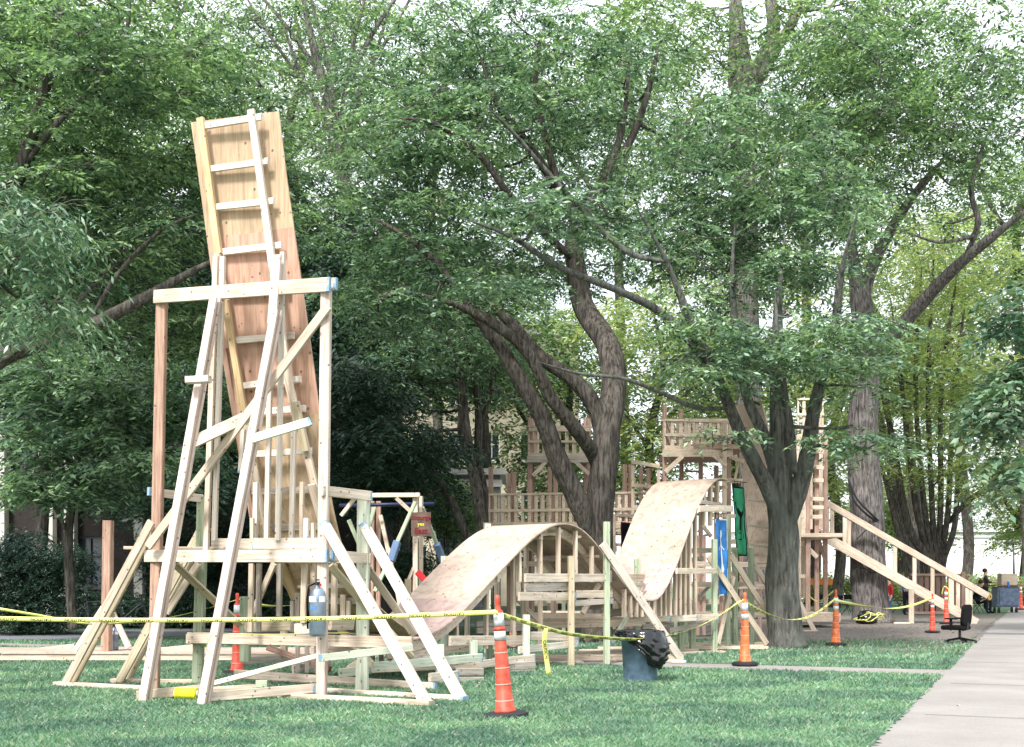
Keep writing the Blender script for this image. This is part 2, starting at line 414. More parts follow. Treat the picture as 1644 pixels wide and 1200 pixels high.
strip('cross_path', [(-30, 28.5), (-10.8, 25.4), (-5.4, 23.3), (2.3, 19.1), (6.9, 17.2)], [(-30, 27.2), (-10.8, 24.2), (-5.4, 22.0), (2.3, 17.7), (6.3, 15.9)], .004, 'concrete', 2, .03, .3)
strip('side_path', [(-40, 33), (-13, 31.5), (-6, 36), (2, 44)], [(-40, 28), (-11, 26.9), (-4, 33), (3.5, 42)], .004, 'asphalt_pale', 3, .05)
pd = Vector((.443, 1, 0)).normalized(); pn = Vector((pd.y, -pd.x, 0))
for i, t in enumerate((11.4, 15.0, 19.2, 24.4)):
    c = Vector((2.78+(t-9.13)*.4385+1.33*1, t-.55, .0135)); V, F = box((0, 0, 0), (2.5, .014, .002)); j = link('path_line', mesh(V, F), 'asphalt_pale'); j.location = c; j.rotation_euler = (0, 0, math.atan2(pn.y, pn.x)); tag(j, kind='structure')
# raised joint across the path
V, F = box((0, 0, .02), (3.2, .16, .06)); jo = link('path_joint', mesh(V, F), 'asphalt_pale'); jo.location = (13.3, 29.5, 0); jo.rotation_euler = (0, 0, -.42); tag(jo, kind='structure')
# ------------------------------------------------------------------ start tower
T = thing('start_tower', 'tall pale timber tower with a near-vertical plywood drop and slanting legs', 'roller coaster tower', GP(420, 1108))
def Fd(px): return 12.9+(516-px)*.0038
def Bd(px): return 13.6+(581-px)*.0042
def bp(root, name, x0, y0, d0, x1, y1, d1, wpx=14, t=.038, mat='pine', n=None, wm=None):
    dm = (d0+d1)/2
    return board(root, name, P(x0, y0, d0), P(x1, y1, d1), wm or wpx*dm*K, t, mat, n)
NF = Vector((-.25, -.97, 0))
# posts
bp(T, 'post', 260, 487, Fd(255), 247, 1112, Fd(250), 16, .10, 'redwood', (-.05, -1, 0))
bp(T, 'post', 524, 462, Fd(516), 516, 1126, Fd(516), 16, .10, 'pine_pink', (-.1, -1, 0))
bp(T, 'post', 584, 798, 13.55, 581, 1116, 13.6, 19, .10, 'treated_pale', (-.1, -1, 0))
bp(T, 'post', 326, 798, 14.6, 317, 1103, 14.7, 16, .10, 'treated', (-.1, -1, 0))
# cross beams
bp(T, 'beam', 248, 477, Fd(248)-.07, 530, 457, Fd(530)-.07, 22, .038, 'pine_blue')
bp(T, 'beam', 252, 477, Fd(252)+.07, 541, 456, Fd(541)+.07, 19, .038, 'pine_blue')
bp(T, 'beam', 233, 893, Fd(233)-.08, 526, 893, Fd(526)-.08, 20, .038, 'pine_blue')
bp(T, 'beam', 240, 892, Fd(240)+.07, 536, 893, Fd(536)+.07, 18, .038, 'pine_blue')
bp(T, 'beam', 531, 892, 12.95, 595, 897, 13.6, 17, .038, 'pine_blue', (.8, -.6, 0))
bp(T, 'beam', 517, 788, 12.82, 596, 797, 13.5, 16, .038, 'pine_blue', (.8, -.6, 0))
bp(T, 'beam', 325, 801, 14.6, 238, 789, 13.85, 13, .038, 'pine_blue', (.8, -.6, 0))
bp(T, 'beam', 596, 897, 13.55, 325, 893, 14.6, 16, .038, 'pine')
bp(T, 'beam', 302, 1024, 14.55, 662, 1032, 13.25, 18, .038, 'pine')
bp(T, 'beam', 300, 1026, 14.65, 590, 1031, 13.5, 16, .038, 'pine')
bp(T, 'beam', 662, 1040, 13.2, 512, 1057, 12.72, 12, .038, 'treated_pale')
bp(T, 'beam', 200, 880, Fd(233)+.1, 340, 881, 14.2, 5, .14, 'pine')
# slanting long legs, doubled timbers
for dx, dd in ((0, 0), (7, .075)):
    bp(T, 'leg', 343+dx, 478, 13.3+dd, 228+dx, 1130, 12.55+dd, 13, .04, 'pine_pink', (-.3, -1, .1))
    bp(T, 'leg', 441+dx, 500, 13.05+dd, 322+dx, 1137, 12.05+dd, 13, .04, 'pine_pink', (-.3, -1, .1))
bp(T, 'leg', 445, 410, 13.1, 437, 520, 13.05, 15, .04, 'pine_pink')
# outriggers each side
for k, (x0, y0, d0, x1, y1, d1, m_) in enumerate([(102, 1103, 14.35, 243, 838, 13.75, 'pine'), (188, 1101, 14.75, 327, 843, 14.75, 'treated_tan'),
        (684, 1135, 12.15, 517, 838, 12.75, 'pine_white'), (739, 1127, 12.7, 581, 841, 13.45, 'pine_white')]):
    s = -1 if k < 2 else 1
    bp(T, 'outrigger', x0, y0, d0, x1, y1, d1, 13, .038, m_, (-.2, -1, .1))
    bp(T, 'outrigger', x0+(11 if k < 2 else 9), y0, d0+.13, x1+8, y1+4, d1+.13, 11, .038, 'treated_tan' if k < 2 else 'pine_white', (-.2, -1, .1))
def gb(root, name, x0, d0, x1, d1, w=.09, z=.03, t=.04, mat='pine', flat=True):
    a = Vector(((x0-822)*d0*K, d0, z)); b = Vector(((x1-822)*d1*K, d1, z))
    return board(root, name, a, b, w, t, mat, (0, 0, 1) if flat else (-.3, -1, 0))
gb(T, 'sill', 91, 14.45, 232, 13.8, .12, .05, .05); gb(T, 'sill', 180, 14.9, 335, 14.75, .12, .05, .05)
gb(T, 'sill', 424, 13.0, 693, 12.05, .12, .05, .05); gb(T, 'sill', 482, 13.7, 748, 12.55, .12, .05, .05, 'pine_blue')
bp(T, 'sill', 219, 1117, 12.75, 322, 1107, 13.0, 15, .04, 'pine')
bp(T, 'sill', 320, 1120, 12.2, 506, 1105, 12.95, 15, .04, 'pine_blue')
bp(T, 'sill', 330, 1110, 13.1, 430, 1103, 13.3, 12, .04, 'pine')
bp(T, 'block', 412, 1098, 13.2, 430, 1098, 13.2, 12, .1, 'treated')
# braces
bp(T, 'brace', 527, 492, 12.8, 238, 878, 13.7, 14, .038, 'pine', (-.25, -.97, .1))
bp(T, 'brace', 300, 611, 13.0, 337, 609, 12.95, 11, .1, 'pine_clean')
bp(T, 'brace', 309, 711, 13.1, 396, 670, 13.3, 19, .038, 'pine')
bp(T, 'brace', 402, 706, 12.55, 498, 677, 12.9, 14, .038, 'treated_pale')
bp(T, 'brace', 282, 907, 14.2, 386, 1004, 14.9, 12, .038, 'treated_tan')
bp(T, 'brace', 340, 1098, 13.3, 522, 1050, 12.98, 8, .06, 'pine_white')
bp(T, 'brace', 318, 905, 14.5, 268, 985, 14.6, 10, .038, 'pine')
bp(T, 'brace', 440, 905, 14.0, 395, 1010, 14.3, 9, .038, 'pine')
bp(T, 'brace', 585, 905, 13.8, 665, 1020, 14.2, 12, .038, 'pine')
bp(T, 'brace', 530, 908, 13.2, 660, 1055, 13.9, 12, .05, 'treated_tan')
# studs that carry the drop
for x0, y0, x1, y1, d, wd, m_ in [(347, 412, 331, 884, 13.75, 9, 'pine'), (358, 412, 344, 868, 13.45, 8, 'pine_clean'), (454, 405, 446, 868, 13.2, 8, 'pine_clean'),
        (433, 622, 428, 880, 13.45, 8, 'pine_clean'), (472, 680, 468, 868, 13.35, 8, 'pine_clean'), (485, 774, 484, 868, 13.4, 6, 'pine'), (492, 832, 491, 868, 13.2, 8, 'pine_white'),
        (502, 840, 503, 880, 13.25, 7, 'pine'), (411, 775, 410, 868, 13.5, 8, 'pine_clean'), (405, 832, 405, 868, 13.4, 6, 'pine'), (391, 690, 386, 760, 13.6, 7, 'pine_white'),
        (404, 905, 402, 1015, 13.9, 8, 'pine'), (416, 905, 415, 1015, 14.1, 8, 'grey_pine'), (449, 905, 448, 990, 13.8, 8, 'grey_pine'), (489, 905, 487, 1000, 13.2, 9, 'pine'),
        (503, 905, 503, 1000, 13.4, 8, 'pine'), (537, 905, 536, 1000, 13.6, 9, 'pine'), (478, 952, 477, 1015, 14.1, 8, 'grey_pine'), (470, 965, 470, 1015, 14.1, 7, 'grey_pine'),
        (551, 955, 551, 1000, 14.3, 8, 'pine'), (560, 965, 559, 1000, 14.3, 6, 'pine')]:
    bp(T, 'stud', x0, y0, d, x1, y1, d, wd, .05, m_)
bp(T, 'beam', 340, 873, 13.95, 410, 874, 13.8, 17, .038, 'pine_blue')
bp(T, 'beam', 408, 873, 13.3, 520, 873, 13.1, 18, .038, 'pine_white')
bp(T, 'beam', 395, 1007, 14.6, 480, 1003, 14.3, 18, .05, 'treated_tan')
bp(T, 'beam', 530, 1003, 13.5, 566, 1003, 13.9, 17, .05, 'pine')
bp(T, 'block', 475, 1010, 13.3, 500, 1010, 13.2, 17, .06, 'pine_blue')
bp(T, 'post', 394, 958, 15.6, 394, 1062, 15.6, 15, .12, 'treated', (-.1, -1, 0))
bp(T, 'post', 456, 1000, 16.5, 456, 1058, 16.5, 10, .1, 'treated_tan', (-.1, -1, 0))
bp(T, 'brace', 540, 1003, 14.8, 600, 1070, 14.6, 10, .05, 'treated_tan')
# the plywood drop
Lk = [(307, 197, 14.15), (320, 290, 14.12), (333, 385, 14.1), (346, 480, 14.1), (360, 570, 14.1), (375, 660, 14.12), (390, 745, 14.2), (408, 830, 14.32), (432, 900, 14.5), (472, 960, 14.8), (530, 1003, 15.15), (588, 1019, 15.5)]
Rk = [(448, 179, 13.6), (460, 280, 13.57), (472, 365, 13.55), (487, 470, 13.55), (500, 560, 13.55), (512, 650, 13.57), (523, 740, 13.62), (538, 830, 13.75), (560, 905, 13.95), (600, 965, 14.3), (648, 1006, 14.65), (690, 1022, 15.0)]
def ribbon(root, name, L, R_, th, mat, smooth=True, nx=4):
    """sheet between two rails, with thickness"""
    base = root.location if root else Vector(); V = []; F = []; n = len(L)
    L = [Vector(p) for p in L]; R_ = [Vector(p) for p in R_]
    for i in range(n):
        tl = (L[min(i+1, n-1)]-L[max(i-1, 0)]); nn = (R_[i]-L[i]).cross(tl).normalized()
        for j in range(nx+1):
            p = L[i]+(R_[i]-L[i])*j/nx-base; V.append(p+nn*th/2); V.append(p-nn*th/2)
    s = 2*(nx+1)
    for i in range(n-1):
        for j in range(nx):
            a = i*s+2*j
            F.append((a, a+2, a+2+s, a+s)); F.append((a+1, a+1+s, a+3+s, a+3))
        a = i*s; F.append((a, a+s, a+s+1, a+1)); a = i*s+2*nx; F.append((a, a+1, a+s+1, a+s))
    for i, fl in ((0, 0), (n-1, 1)):
        for j in range(nx):
            a = i*s+2*j; q = (a, a+1, a+3, a+2); F.append(q if not fl else q[::-1])
    o = link(name, mesh(V, F, False), mat, root)
    me = o.data; me.polygons.foreach_set('use_smooth', [True]*len(me.polygons)); me.set_sharp_from_angle(angle=math.radians(40))
    return o
Ls, _ = smoothpath([P(*q) for q in Lk], [1]*len(Lk), 6); Rs, _ = smoothpath([P(*q) for q in Rk], [1]*len(Rk), 6)
for a, b, m_ in ((0, 12, 'ply_tan'), (12, 31, 'ply_pink'), (31, 48, 'ply_tan'), (48, 66, 'ply_tan')):
    o = ribbon(T, 'drop_panel', Ls[a:b+1], Rs[a:b+1], .014, m_)
def railpath(root, name, pts, w, t, mat):
    for (x0, y0, d0), (x1, y1, d1) in zip(pts[:-1], pts[1:]):
        bp(root, name, x0, y0, d0, x1, y1, d1, w, t, mat)
# ladder on the back of the drop
bp(T, 'ladder_rail', 322, 190, 13.92, 351, 408, 13.9, 12, .06, 'yellow_pine')
bp(T, 'ladder_rail', 361, 480, 13.88, 392, 662, 13.9, 11, .06, 'yellow_pine')
bp(T, 'ladder_rail', 349, 408, 13.88, 363, 484, 13.88, 9, .06, 'pine')
bp(T, 'ladder_rail', 392, 655, 13.92, 428, 850, 14.05, 10, .05, 'pine')
bp(T, 'ladder_rail', 403, 177, 13.55, 438, 430, 13.5, 12, .05, 'pine_clean')
bp(T, 'ladder_rail', 438, 428, 13.46, 461, 600, 13.46, 12, .05, 'pine')
bp(T, 'ladder_rail', 458, 590, 13.4, 481, 692, 13.42, 13, .05, 'pine')
bp(T, 'ladder_rail', 475, 645, 13.36, 490, 725, 13.4, 12, .04, 'treated_tan')
bp(T, 'ladder_rail', 484, 690, 13.45, 510, 800, 13.5, 12, .05, 'pine')
bp(T, 'ladder_rail', 500, 778, 13.42, 536, 900, 13.75, 13, .05, 'pine')
bp(T, 'ladder_rail', 424, 840, 14.05, 474, 962, 14.55, 13, .05, 'yellow_pine')
for x0, y0, x1, y1 in [(328, 203, 420, 188), (338, 272, 431, 259), (347, 333, 440, 323), (358, 405, 452, 394), (368, 472, 462, 462), (377, 547, 472, 539), (388, 620, 483, 609), (398, 663, 490, 656),
                       (403, 730, 500, 724), (405, 790, 512, 786), (430, 848, 520, 846), (470, 912, 540, 912), (478, 940, 560, 940), (500, 965, 580, 965)]:
    d = 13.95 if y0 < 780 else 14.05+(y0-780)*.0035
    bp(T, 'rung', x0, y0, d-.02, x1, y1, d-.42, 10.5, .035, 'pine_clean' if y0 < 780 else 'grey_pine')
bp(T, 'side_board', 360, 560, 14.05, 408, 845, 14.25, 9, .05, 'redwood')
# ------------------------------------------------------------------ the rolling track
D = Vector((.62, .785, 0)); Wd = Vector((.785, -.62, 0)); C0 = Vector((.213, 18.37, 0)); HW = .65
prof = [(-3.75, .62), (-3.35, .545), (-2.9, .60), (-2.4, .80), (-1.9, 1.12), (-1.4, 1.47), (-.9, 1.80), (-.5, 2.02), (-.15, 2.15), (.2, 2.19), (.55, 2.13), (.9, 1.96), (1.25, 1.70), (1.65, 1.38),
        (2.1, 1.11), (2.5, 1.0), (2.85, 1.02), (3.15, 1.22), (3.5, 1.62), (3.85, 2.12), (4.2, 2.60), (4.6, 3.0), (4.95, 3.2), (5.3, 3.23), (5.7, 3.1), (6.1, 2.82), (6.5, 2.4)]
def zs(s):
    for (a, za), (b, zb) in zip(prof[:-1], prof[1:]):
        if a <= s <= b: return za+(zb-za)*(s-a)/(b-a)
    return prof[0][1] if s < prof[0][0] else prof[-1][1]
def tr(s, u, z): return C0+D*s+Wd*u+Vector((0, 0, z))
def spath(lo, hi):
    pts = [Vector((s, 0, z)) for s, z in prof]; sm, _ = smoothpath(pts, [1]*len(pts), 5)
    return [(p.x, p.z) for p in sm if lo-1e-6 <= p.x <= hi+1e-6]
def track(root, lo, hi, mat):
    sp = spath(lo, hi)
    return ribbon(root, 'track_panel', [tr(s, -HW, z) for s, z in sp], [tr(s, HW, z) for s, z in sp], .02, mat)
H1 = thing('track_hill', 'lower pale plywood track hump on a timber frame, next to the tall tower', 'roller coaster track', tr(-.2, 0, 0))
H2 = thing('track_hill', 'steeper and higher plywood track hump in front of the timber fort', 'roller coaster track', tr(4.6, 0, 0))
track(H1, -3.75, -2.0, 'ply_rose'); track(H1, -2.0, .2, 'ply_track'); track(H1, .2, 2.1, 'ply_track')
track(H2, 2.1, 3.5, 'ply_rose'); track(H2, 3.5, 5.4, 'ply_track')
def rib(root, lo, hi, u, depth=.14, mat='pine'):
    sp = spath(lo, hi); base = root.location; V = []; F = []
    for s, z in sp:
        for a, b in ((0, -.03), (0, -.03-depth), (.04, -.03-depth), (.04, -.03)): V.append(tr(s, u+a, z+b)-base)
    for i in range(len(sp)-1):
        for k in range(4): F.append((4*i+k, 4*i+(k+1) % 4, 4*i+4+(k+1) % 4, 4*i+4+k))
    n = len(sp)-1; F += [(0, 3, 2, 1), (4*n, 4*n+1, 4*n+2, 4*n+3)]
    return link('rib', mesh(V, F), mat, root)
rib(H1, -3.5, -1.1, HW-.12); rib(H1, -1.1, 2.1, HW-.3, mat='fort_pine'); rib(H1, -3.5, 2.1, -HW+.1, mat='fort_pine')
rib(H2, 2.1, 5.35, HW-.2, mat='fort_pine'); rib(H2, 2.1, 5.35, -HW+.1, mat='fort_pine')
def studs(root, lo, hi, step, u, z0, mat, jit=.05, zlim=.1, sw=.05):
    s = lo
    while s <= hi:
        z1 = zs(s)-.04; zz = z0(s) if callable(z0) else z0
        if z1-zz > zlim:
            board(root, 'stud', tr(s, u, zz), tr(s+random.uniform(-.02, .02), u, z1), sw, .085, mat, -D*.3+Wd)
        s += step+random.uniform(-jit, jit)
studs(H1, -1.9, 1.5, .5, HW-.07, 1.3, 'pine', sw=.038); studs(H1, -2.2, .2, .62, HW-.16, .35, 'pine', sw=.038); studs(H1, -2.2, 1.8, .75, -HW+.1, .3, 'fort_pine')
for s in np.arange(-1.4, 1.6, .5): board(H1, 'joist', tr(s, -HW, zs(s)-.1), tr(s, HW-.05, zs(s)-.1), .09, .04, 'fort_pine', (0, 0, 1))
studs(H2, 2.9, 4.4, .17, HW-.1, .72, 'fort_pine', .03, sw=.04); studs(H2, 4.6, 5.3, .3, HW-.1, 2.35, 'fort_pine', .05, sw=.05); studs(H2, 1.9, 2.9, .17, HW-.07, .72, 'fort_pine', .02, sw=.04); studs(H2, 3.0, 5.3, .45, -HW+.1, .72, 'fort_pine', .02)
for s in np.arange(3.4, 5.4, .5): board(H2, 'joist', tr(s, -HW, zs(s)-.1), tr(s, HW-.05, zs(s)-.1), .09, .04, 'fort_pine', (0, 0, 1))
NH = Vector((.3, -.95, 0))
FE = lambda px: 17.1+(px-843)*.0131
def h1(name, x0, y0, d0, x1, y1, d1, w, t=.038, m_='pine', n=NH): return bp(H1, name, x0, y0, d0, x1, y1, d1, w, t, m_, n)
h1('post', 974, 838, 18.75, 974, 1066, 18.75, 9, .09, 'treated'); h1('post', 917, 893, 17.95, 917, 1072, 17.95, 9, .09, 'treated_tan')
h1('post', 845, 987, 17.0, 845, 1079, 17.0, 10, .09, 'treated_pale'); h1('post', 760, 1028, 16.1, 760, 1085, 16.1, 12, .09, 'treated_pale')
h1('post', 714, 893, 17.9, 714, 1070, 17.9, 10, .09, 'treated_pale', (-.6, -.8, 0)); h1('post', 783, 841, 20.3, 783, 1050, 20.3, 9, .09, 'treated_pale')
h1('post', 706, 1035, 14.9, 706, 1098, 14.9, 12, .1, 'treated_pale'); h1('post', 785, 978, 18.5, 785, 1066, 18.5, 10, .09, 'treated')
h1('post', 655, 930, 16.6, 655, 1080, 16.6, 9, .09, 'treated_tan'); h1('post', 841, 912, 18.2, 841, 1066, 18.2, 8, .08, 'pine')
for a in [('beam', 843, 928, FE(843), 981, 928, FE(981), 13, .038, 'pine_blue'), ('beam', 843, 944, FE(843), 911, 942, FE(911), 13, .038, 'grey_pine'), ('beam', 833, 958, FE(833), 924, 958, FE(924), 13, .038, 'pine_blue'),
          ('beam', 923, 954, FE(923), 982, 954, FE(982), 12, .038, 'pine'), ('beam', 922, 969, FE(922), 984, 965, FE(984), 9, .038, 'pine_white'), ('beam', 764, 1002, 17.3, 843, 998, 17.9, 9, .038, 'grey_pine'),
          ('beam', 765, 1013, 17.3, 840, 1008, 17.8, 9, .038, 'grey_pine'), ('beam', 722, 1029, 15.8, 849, 1028, 17.4, 15, .038, 'pine_blue'), ('beam', 851, 1021, FE(851), 928, 1023, FE(928), 13, .038, 'pine_blue'),
          ('beam', 833, 1044, FE(833), 928, 1033, FE(928), 11, .038, 'pine_white'), ('beam', 598, 1071, 14.0, 774, 1056, 15.6, 14, .038, 'treated_pale'), ('beam', 620, 1052, 15.2, 760, 1040, 16.6, 12, .038, 'pine'),
          ('beam', 762, 1068, 15.9, 858, 1056, 17.1, 12, .038, 'pine_blue'), ('beam', 600, 1075, 14.6, 768, 1068, 15.8, 10, .05, 'pine'),
          ('beam', 865, 897, 19.2, 965, 903, 19.9, 8, .038, 'grey_pine'), ('beam', 845, 988, 18.8, 975, 990, 19.5, 9, .038, 'fort_pine'), ('beam', 860, 1003, 19.4, 1030, 1000, 20.3, 12, .038, 'fort_pine'),
          ('brace', 967, 873, 18.6, 1093, 1058, 19.45, 13, .04, 'pine_white'), ('brace', 1029, 951, 20.0, 981, 1035, 19.9, 8, .04, 'treated_pale'), ('brace', 935, 985, 19.0, 962, 938, 19.4, 8, .04, 'fort_pine'),
          ('brace', 828, 960, 18.6, 868, 1000, 18.9, 7, .04, 'fort_pine')]: h1(*a)
# the stacked planks that close the foot of the frame
for x0, y0, d0, x1, y1, d1, wd in [(733, 1079, 15.0, 775, 1079, 15.25, 12), (733, 1092, 15.0, 775, 1092, 15.25, 10), (816, 1070, 16.6, 858, 1068, 16.95, 12), (816, 1081, 16.6, 858, 1079, 16.95, 9),
                                   (377, 1082, 15.3, 700, 1104, 13.9, 14), (377, 1094, 15.3, 700, 1116, 13.9, 9), (640, 1060, 15.6, 735, 1062, 15.3, 12), (690, 1088, 14.4, 735, 1084, 14.9, 14)]:
    h1('footing_board', x0, y0, d0, x1, y1, d1, wd, .045, 'pine_blue' if wd > 12 else 'grey_pine')
for x0, y0, d0, x1, y1, d1, wd, mm in [(382, 1062, 16.4, 470, 1056, 17.4, 12, 'grey_pine'), (470, 1075, 16.0, 530, 1065, 16.6, 12, 'grey_pine'), (545, 1081, 14.5, 665, 1066, 15.4, 14, 'treated_pale'),
                                   (500, 1042, 15.9, 640, 1046, 15.5, 9, 'pine'), (560, 1075, 14.9, 584, 1058, 14.9, 12, 'pine_blue'), (430, 1040, 16.5, 530, 1075, 15.6, 10, 'brown_board')]:
    h1('footing_board', x0, y0, d0, x1, y1, d1, wd, .045, mm)
for px in (478, 493, 508, 598, 612, 626, 651): h1('stud', px, 1030, 15.6, px, 1080, 15.6, 7, .06, 'grey_pine')
gb(H1, 'sill', 857, 19.4, 1096, 19.5, .16, .06, .1, 'pine'); gb(H1, 'sill', 850, 18.6, 935, 18.7, .3, .03, .05, 'grey_pine')
gb(H1, 'foot_plate', 1073, 19.0, 1097, 19.05, .3, .03, .04, 'pine_white')
def h2(name, x0, y0, d0, x1, y1, d1, w, t=.038, m_='fort_pine', n=NH): return bp(H2, name, x0, y0, d0, x1, y1, d1, w, t, m_, n)
for a in [('post', 1023, 898, 20.7, 1023, 1056, 20.7, 9, .09, 'treated'), ('post', 1093, 1000, 21.5, 1093, 1048, 21.6, 9, .09, 'treated'), ('post', 1112, 1000, 21.8, 1112, 1047, 21.9, 9, .09, 'treated'),
          ('post', 1147, 866, 21.7, 1147, 1048, 21.7, 8, .09, 'treated'), ('post', 1168, 830, 23.0, 1168, 1042, 23.0, 7, .09, 'treated'), ('post', 1180, 880, 23.6, 1180, 1040, 23.6, 8, .09, 'treated'),
          ('post', 1206, 880, 24.0, 1206, 1038, 24.0, 8, .09, 'treated'), ('post', 1062, 985, 21.0, 1062, 1050, 21.1, 7, .09, 'treated'), ('post', 1100, 905, 23.4, 1100, 1040, 23.4, 8, .09, 'treated'),
          ('beam', 963, 985, 20.0, 1098, 978, 21.3, 12, .04, 'grey_pine'), ('beam', 847, 998, 19.5, 1035, 997, 20.5, 12, .04, 'fort_pine'), ('beam', 1031, 994, 20.6, 1077, 993, 20.9, 10, .04, 'pine_blue'),
          ('beam', 1077, 994, 20.9, 1119, 992, 21.2, 10, .04, 'pine_blue'), ('beam', 1118, 992, 21.2, 1153, 990, 21.6, 10, .04, 'pine_blue'), ('beam', 1031, 1006, 20.7, 1078, 1004, 21.1, 8, .04, 'grey_pine'),
          ('beam', 1074, 1013, 20.9, 1153, 997, 22.0, 8, .04, 'grey_pine'), ('beam', 980, 926, 19.6, 1032, 928, 20.6, 12, .04, 'pine'), ('beam', 981, 938, 19.6, 1034, 940, 20.5, 7, .04, 'grey_pine'),
          ('beam', 1086, 917, 20.5, 1148, 917, 21.6, 9, .04, 'pine'), ('beam', 1090, 939, 22.4, 1215, 938, 24.4, 8, .04, 'fort_pine'), ('beam', 1094, 901, 21.8, 1128, 897, 22.2, 7, .04, 'grey_pine'),
          ('beam', 1122, 817, 21.15, 1175, 817, 22.0, 10, .05, 'pine_blue'), ('beam', 1140, 827, 23.0, 1180, 829, 23.3, 6, .05, 'fort_pine'), ('beam', 1124, 806, 21.3, 1158, 811, 21.9, 6, .04, 'grey_pine'),
          ('beam', 1146, 869, 22.6, 1180, 870, 23.2, 7, .04, 'fort_pine'), ('beam', 1100, 885, 23.0, 1200, 882, 24.5, 8, .04, 'fort_pine'), ('beam', 1150, 921, 22.7, 1180, 922, 23.4, 8, .04, 'fort_pine'),
          ('brace', 1137, 893, 21.7, 1231, 1034, 22.6, 9, .04, 'fort_pine'), ('brace', 1173, 891, 23.0, 1240, 998, 24.0, 9, .04, 'fort_pine'), ('brace', 1178, 926, 22.8, 1153, 1034, 22.4, 6, .04, 'fort_pine'),
          ('brace', 1203, 895, 24.2, 1246, 960, 25.0, 8, .04, 'fort_pine'), ('brace', 1128, 844, 23.4, 1142, 862, 23.4, 6, .04, 'fort_pine'), ('brace', 1098, 985, 23.0, 1140, 940, 23.4, 5, .04, 'grey_pine'),
          ('brace', 940, 1030, 20.4, 968, 1000, 20.4, 8, .04, 'fort_pine'), ('brace', 1160, 985, 23.8, 1215, 1030, 24.2, 4, .04, 'grey_pine'), ('brace', 1215, 975, 24.4, 1165, 1030, 24.0, 4, .04, 'grey_pine')]: h2(*a)
for i, (dd, x0, x1) in enumerate([(20.2, 930, 1050), (20.8, 925, 1075), (21.6, 930, 1120), (22.3, 960, 1232), (23.0, 1000, 1225), (23.8, 1080, 1225), (24.6, 1130, 1238)]):
    gb(H2, 'ground_plank', x0, dd, x1, dd+.3, .14, .05+.01*(i % 2), .06, 'fort_pine')
for x, dd in ((1093, 21.3), (1112, 21.6), (1147, 21.7)): gb(H2, 'foot_plate', x-14, dd, x+14, dd+.05, .3, .03, .04, 'pine')
# ------------------------------------------------------------------ timber fort
FT = thing('timber_fort', 'two-level unpainted timber play fort with slatted railings and an upper lookout box', 'fort', P(1000, 1000, 30))
FT.location.z = 0
def ft(name, x0, y0, d0, x1, y1, d1, w, t=.06, m_='fort_pine', n=(-.1, -1, 0)): return bp(FT, name, x0, y0, d0, x1, y1, d1, w, t, m_, n)
def railing(root, x0, x1, yt, yb, d0, d1, step, wb, mats, name='railing', midy=.48, side=None):
    """one slatted railing panel: rails and balusters in one mesh"""
    base = root.location; parts = []
    A = P(x0, yt, d0); B = P(x1, yt, d1); zt = A.z; zb = P(x0, yb, d0).z
    dr = (B-A); dr.z = 0; L = dr.length; dr.normalize(); rz = math.atan2(dr.y, dr.x)
    def bx(s0, s1, z0, z1, th, off=0):
        c = Vector((A.x, A.y, 0))+dr*(s0+s1)/2+Vector((-dr.y, dr.x, 0))*off; c.z = (z0+z1)/2
        parts.append(box(c-base, (s1-s0, th, z1-z0), rz))
    bx(0, L, zt-.05, zt, .12); bx(0, L, zb, zb+.1, .05); zm = zb+(zt-zb)*midy; bx(0, L, zm-.035, zm+.035, .045, -.05)
    n = max(2, int(L/step))
    for i in range(n+1):
        s = L*i/n; bx(max(0, s-wb/2), min(L, s+wb/2), zb-.03+random.uniform(-.01, .01), zt-.05, .04, -.004+random.uniform(-.003, .003))
    V, F = merge(parts); return link(name, mesh(V, F), mats, root)
# lower deck
railing(FT, 785, 1062, 793, 846, 30, 29.2, .17, .075, 'fort_pine'); railing(FT, 800, 1040, 793, 846, 33.5, 33, .17, .075, 'fort_pine')
railing(FT, 1062, 1075, 793, 846, 29.2, 31, .17, .075, 'fort_pine')
V, F = box((0, 0, 0), (4.6, 4.2, .16)); o = link('deck', mesh(V, F), 'fort_pine', FT); o.location = P(925, 850, 31.4)-FT.location; o.rotation_euler = (0, 0, -.06)
ft('beam', 783, 852, 29.9, 1064, 853, 29.1, 11, .08); ft('beam', 983, 862, 28.4, 983, 910, 28.4, 5, .06)
for x, yt, d in [(788, 750, 30.1), (817, 760, 32), (825, 758, 32), (883, 750, 31), (892, 752, 31), (1003, 746, 30), (1012, 746, 30.1), (1029, 752, 32.5), (1041, 752, 32.5), (1062, 793, 29.3), (850, 770, 33)]:
    ft('post', x, yt, d, x, 940+CAMH*1900/d-1, d, 7, .11, 'fort_red')
# window frame standing on the deck edge
ft('window_frame', 1016, 740, 28.9, 1016, 850, 28.9, 5, .05, 'fort_pine'); ft('window_frame', 1057, 745, 28.9, 1057, 800, 28.9, 5, .05, 'fort_pine')
ft('window_frame', 1014, 742, 28.85, 1059, 749, 28.85, 6, .05, 'fort_pine'); ft('window_frame', 1014, 779, 28.85, 1059, 783, 28.85, 6, .05, 'fort_pine')
ft('beam', 1018, 816, 28.6, 1048, 817, 28.6, 8, .06, 'pine_blue'); ft('post', 1022, 815, 28.7, 1022, 1020, 28.7, 8, .1, 'treated')
for y in (828, 856, 875, 902): ft('beam', 984, y, 27.9, 1020, y, 27.9, 5, .05)
ft('post', 985, 827, 27.8, 985, 1010, 27.8, 7, .08); ft('post', 1048, 830, 27.9, 1048, 1010, 27.9, 7, .08)
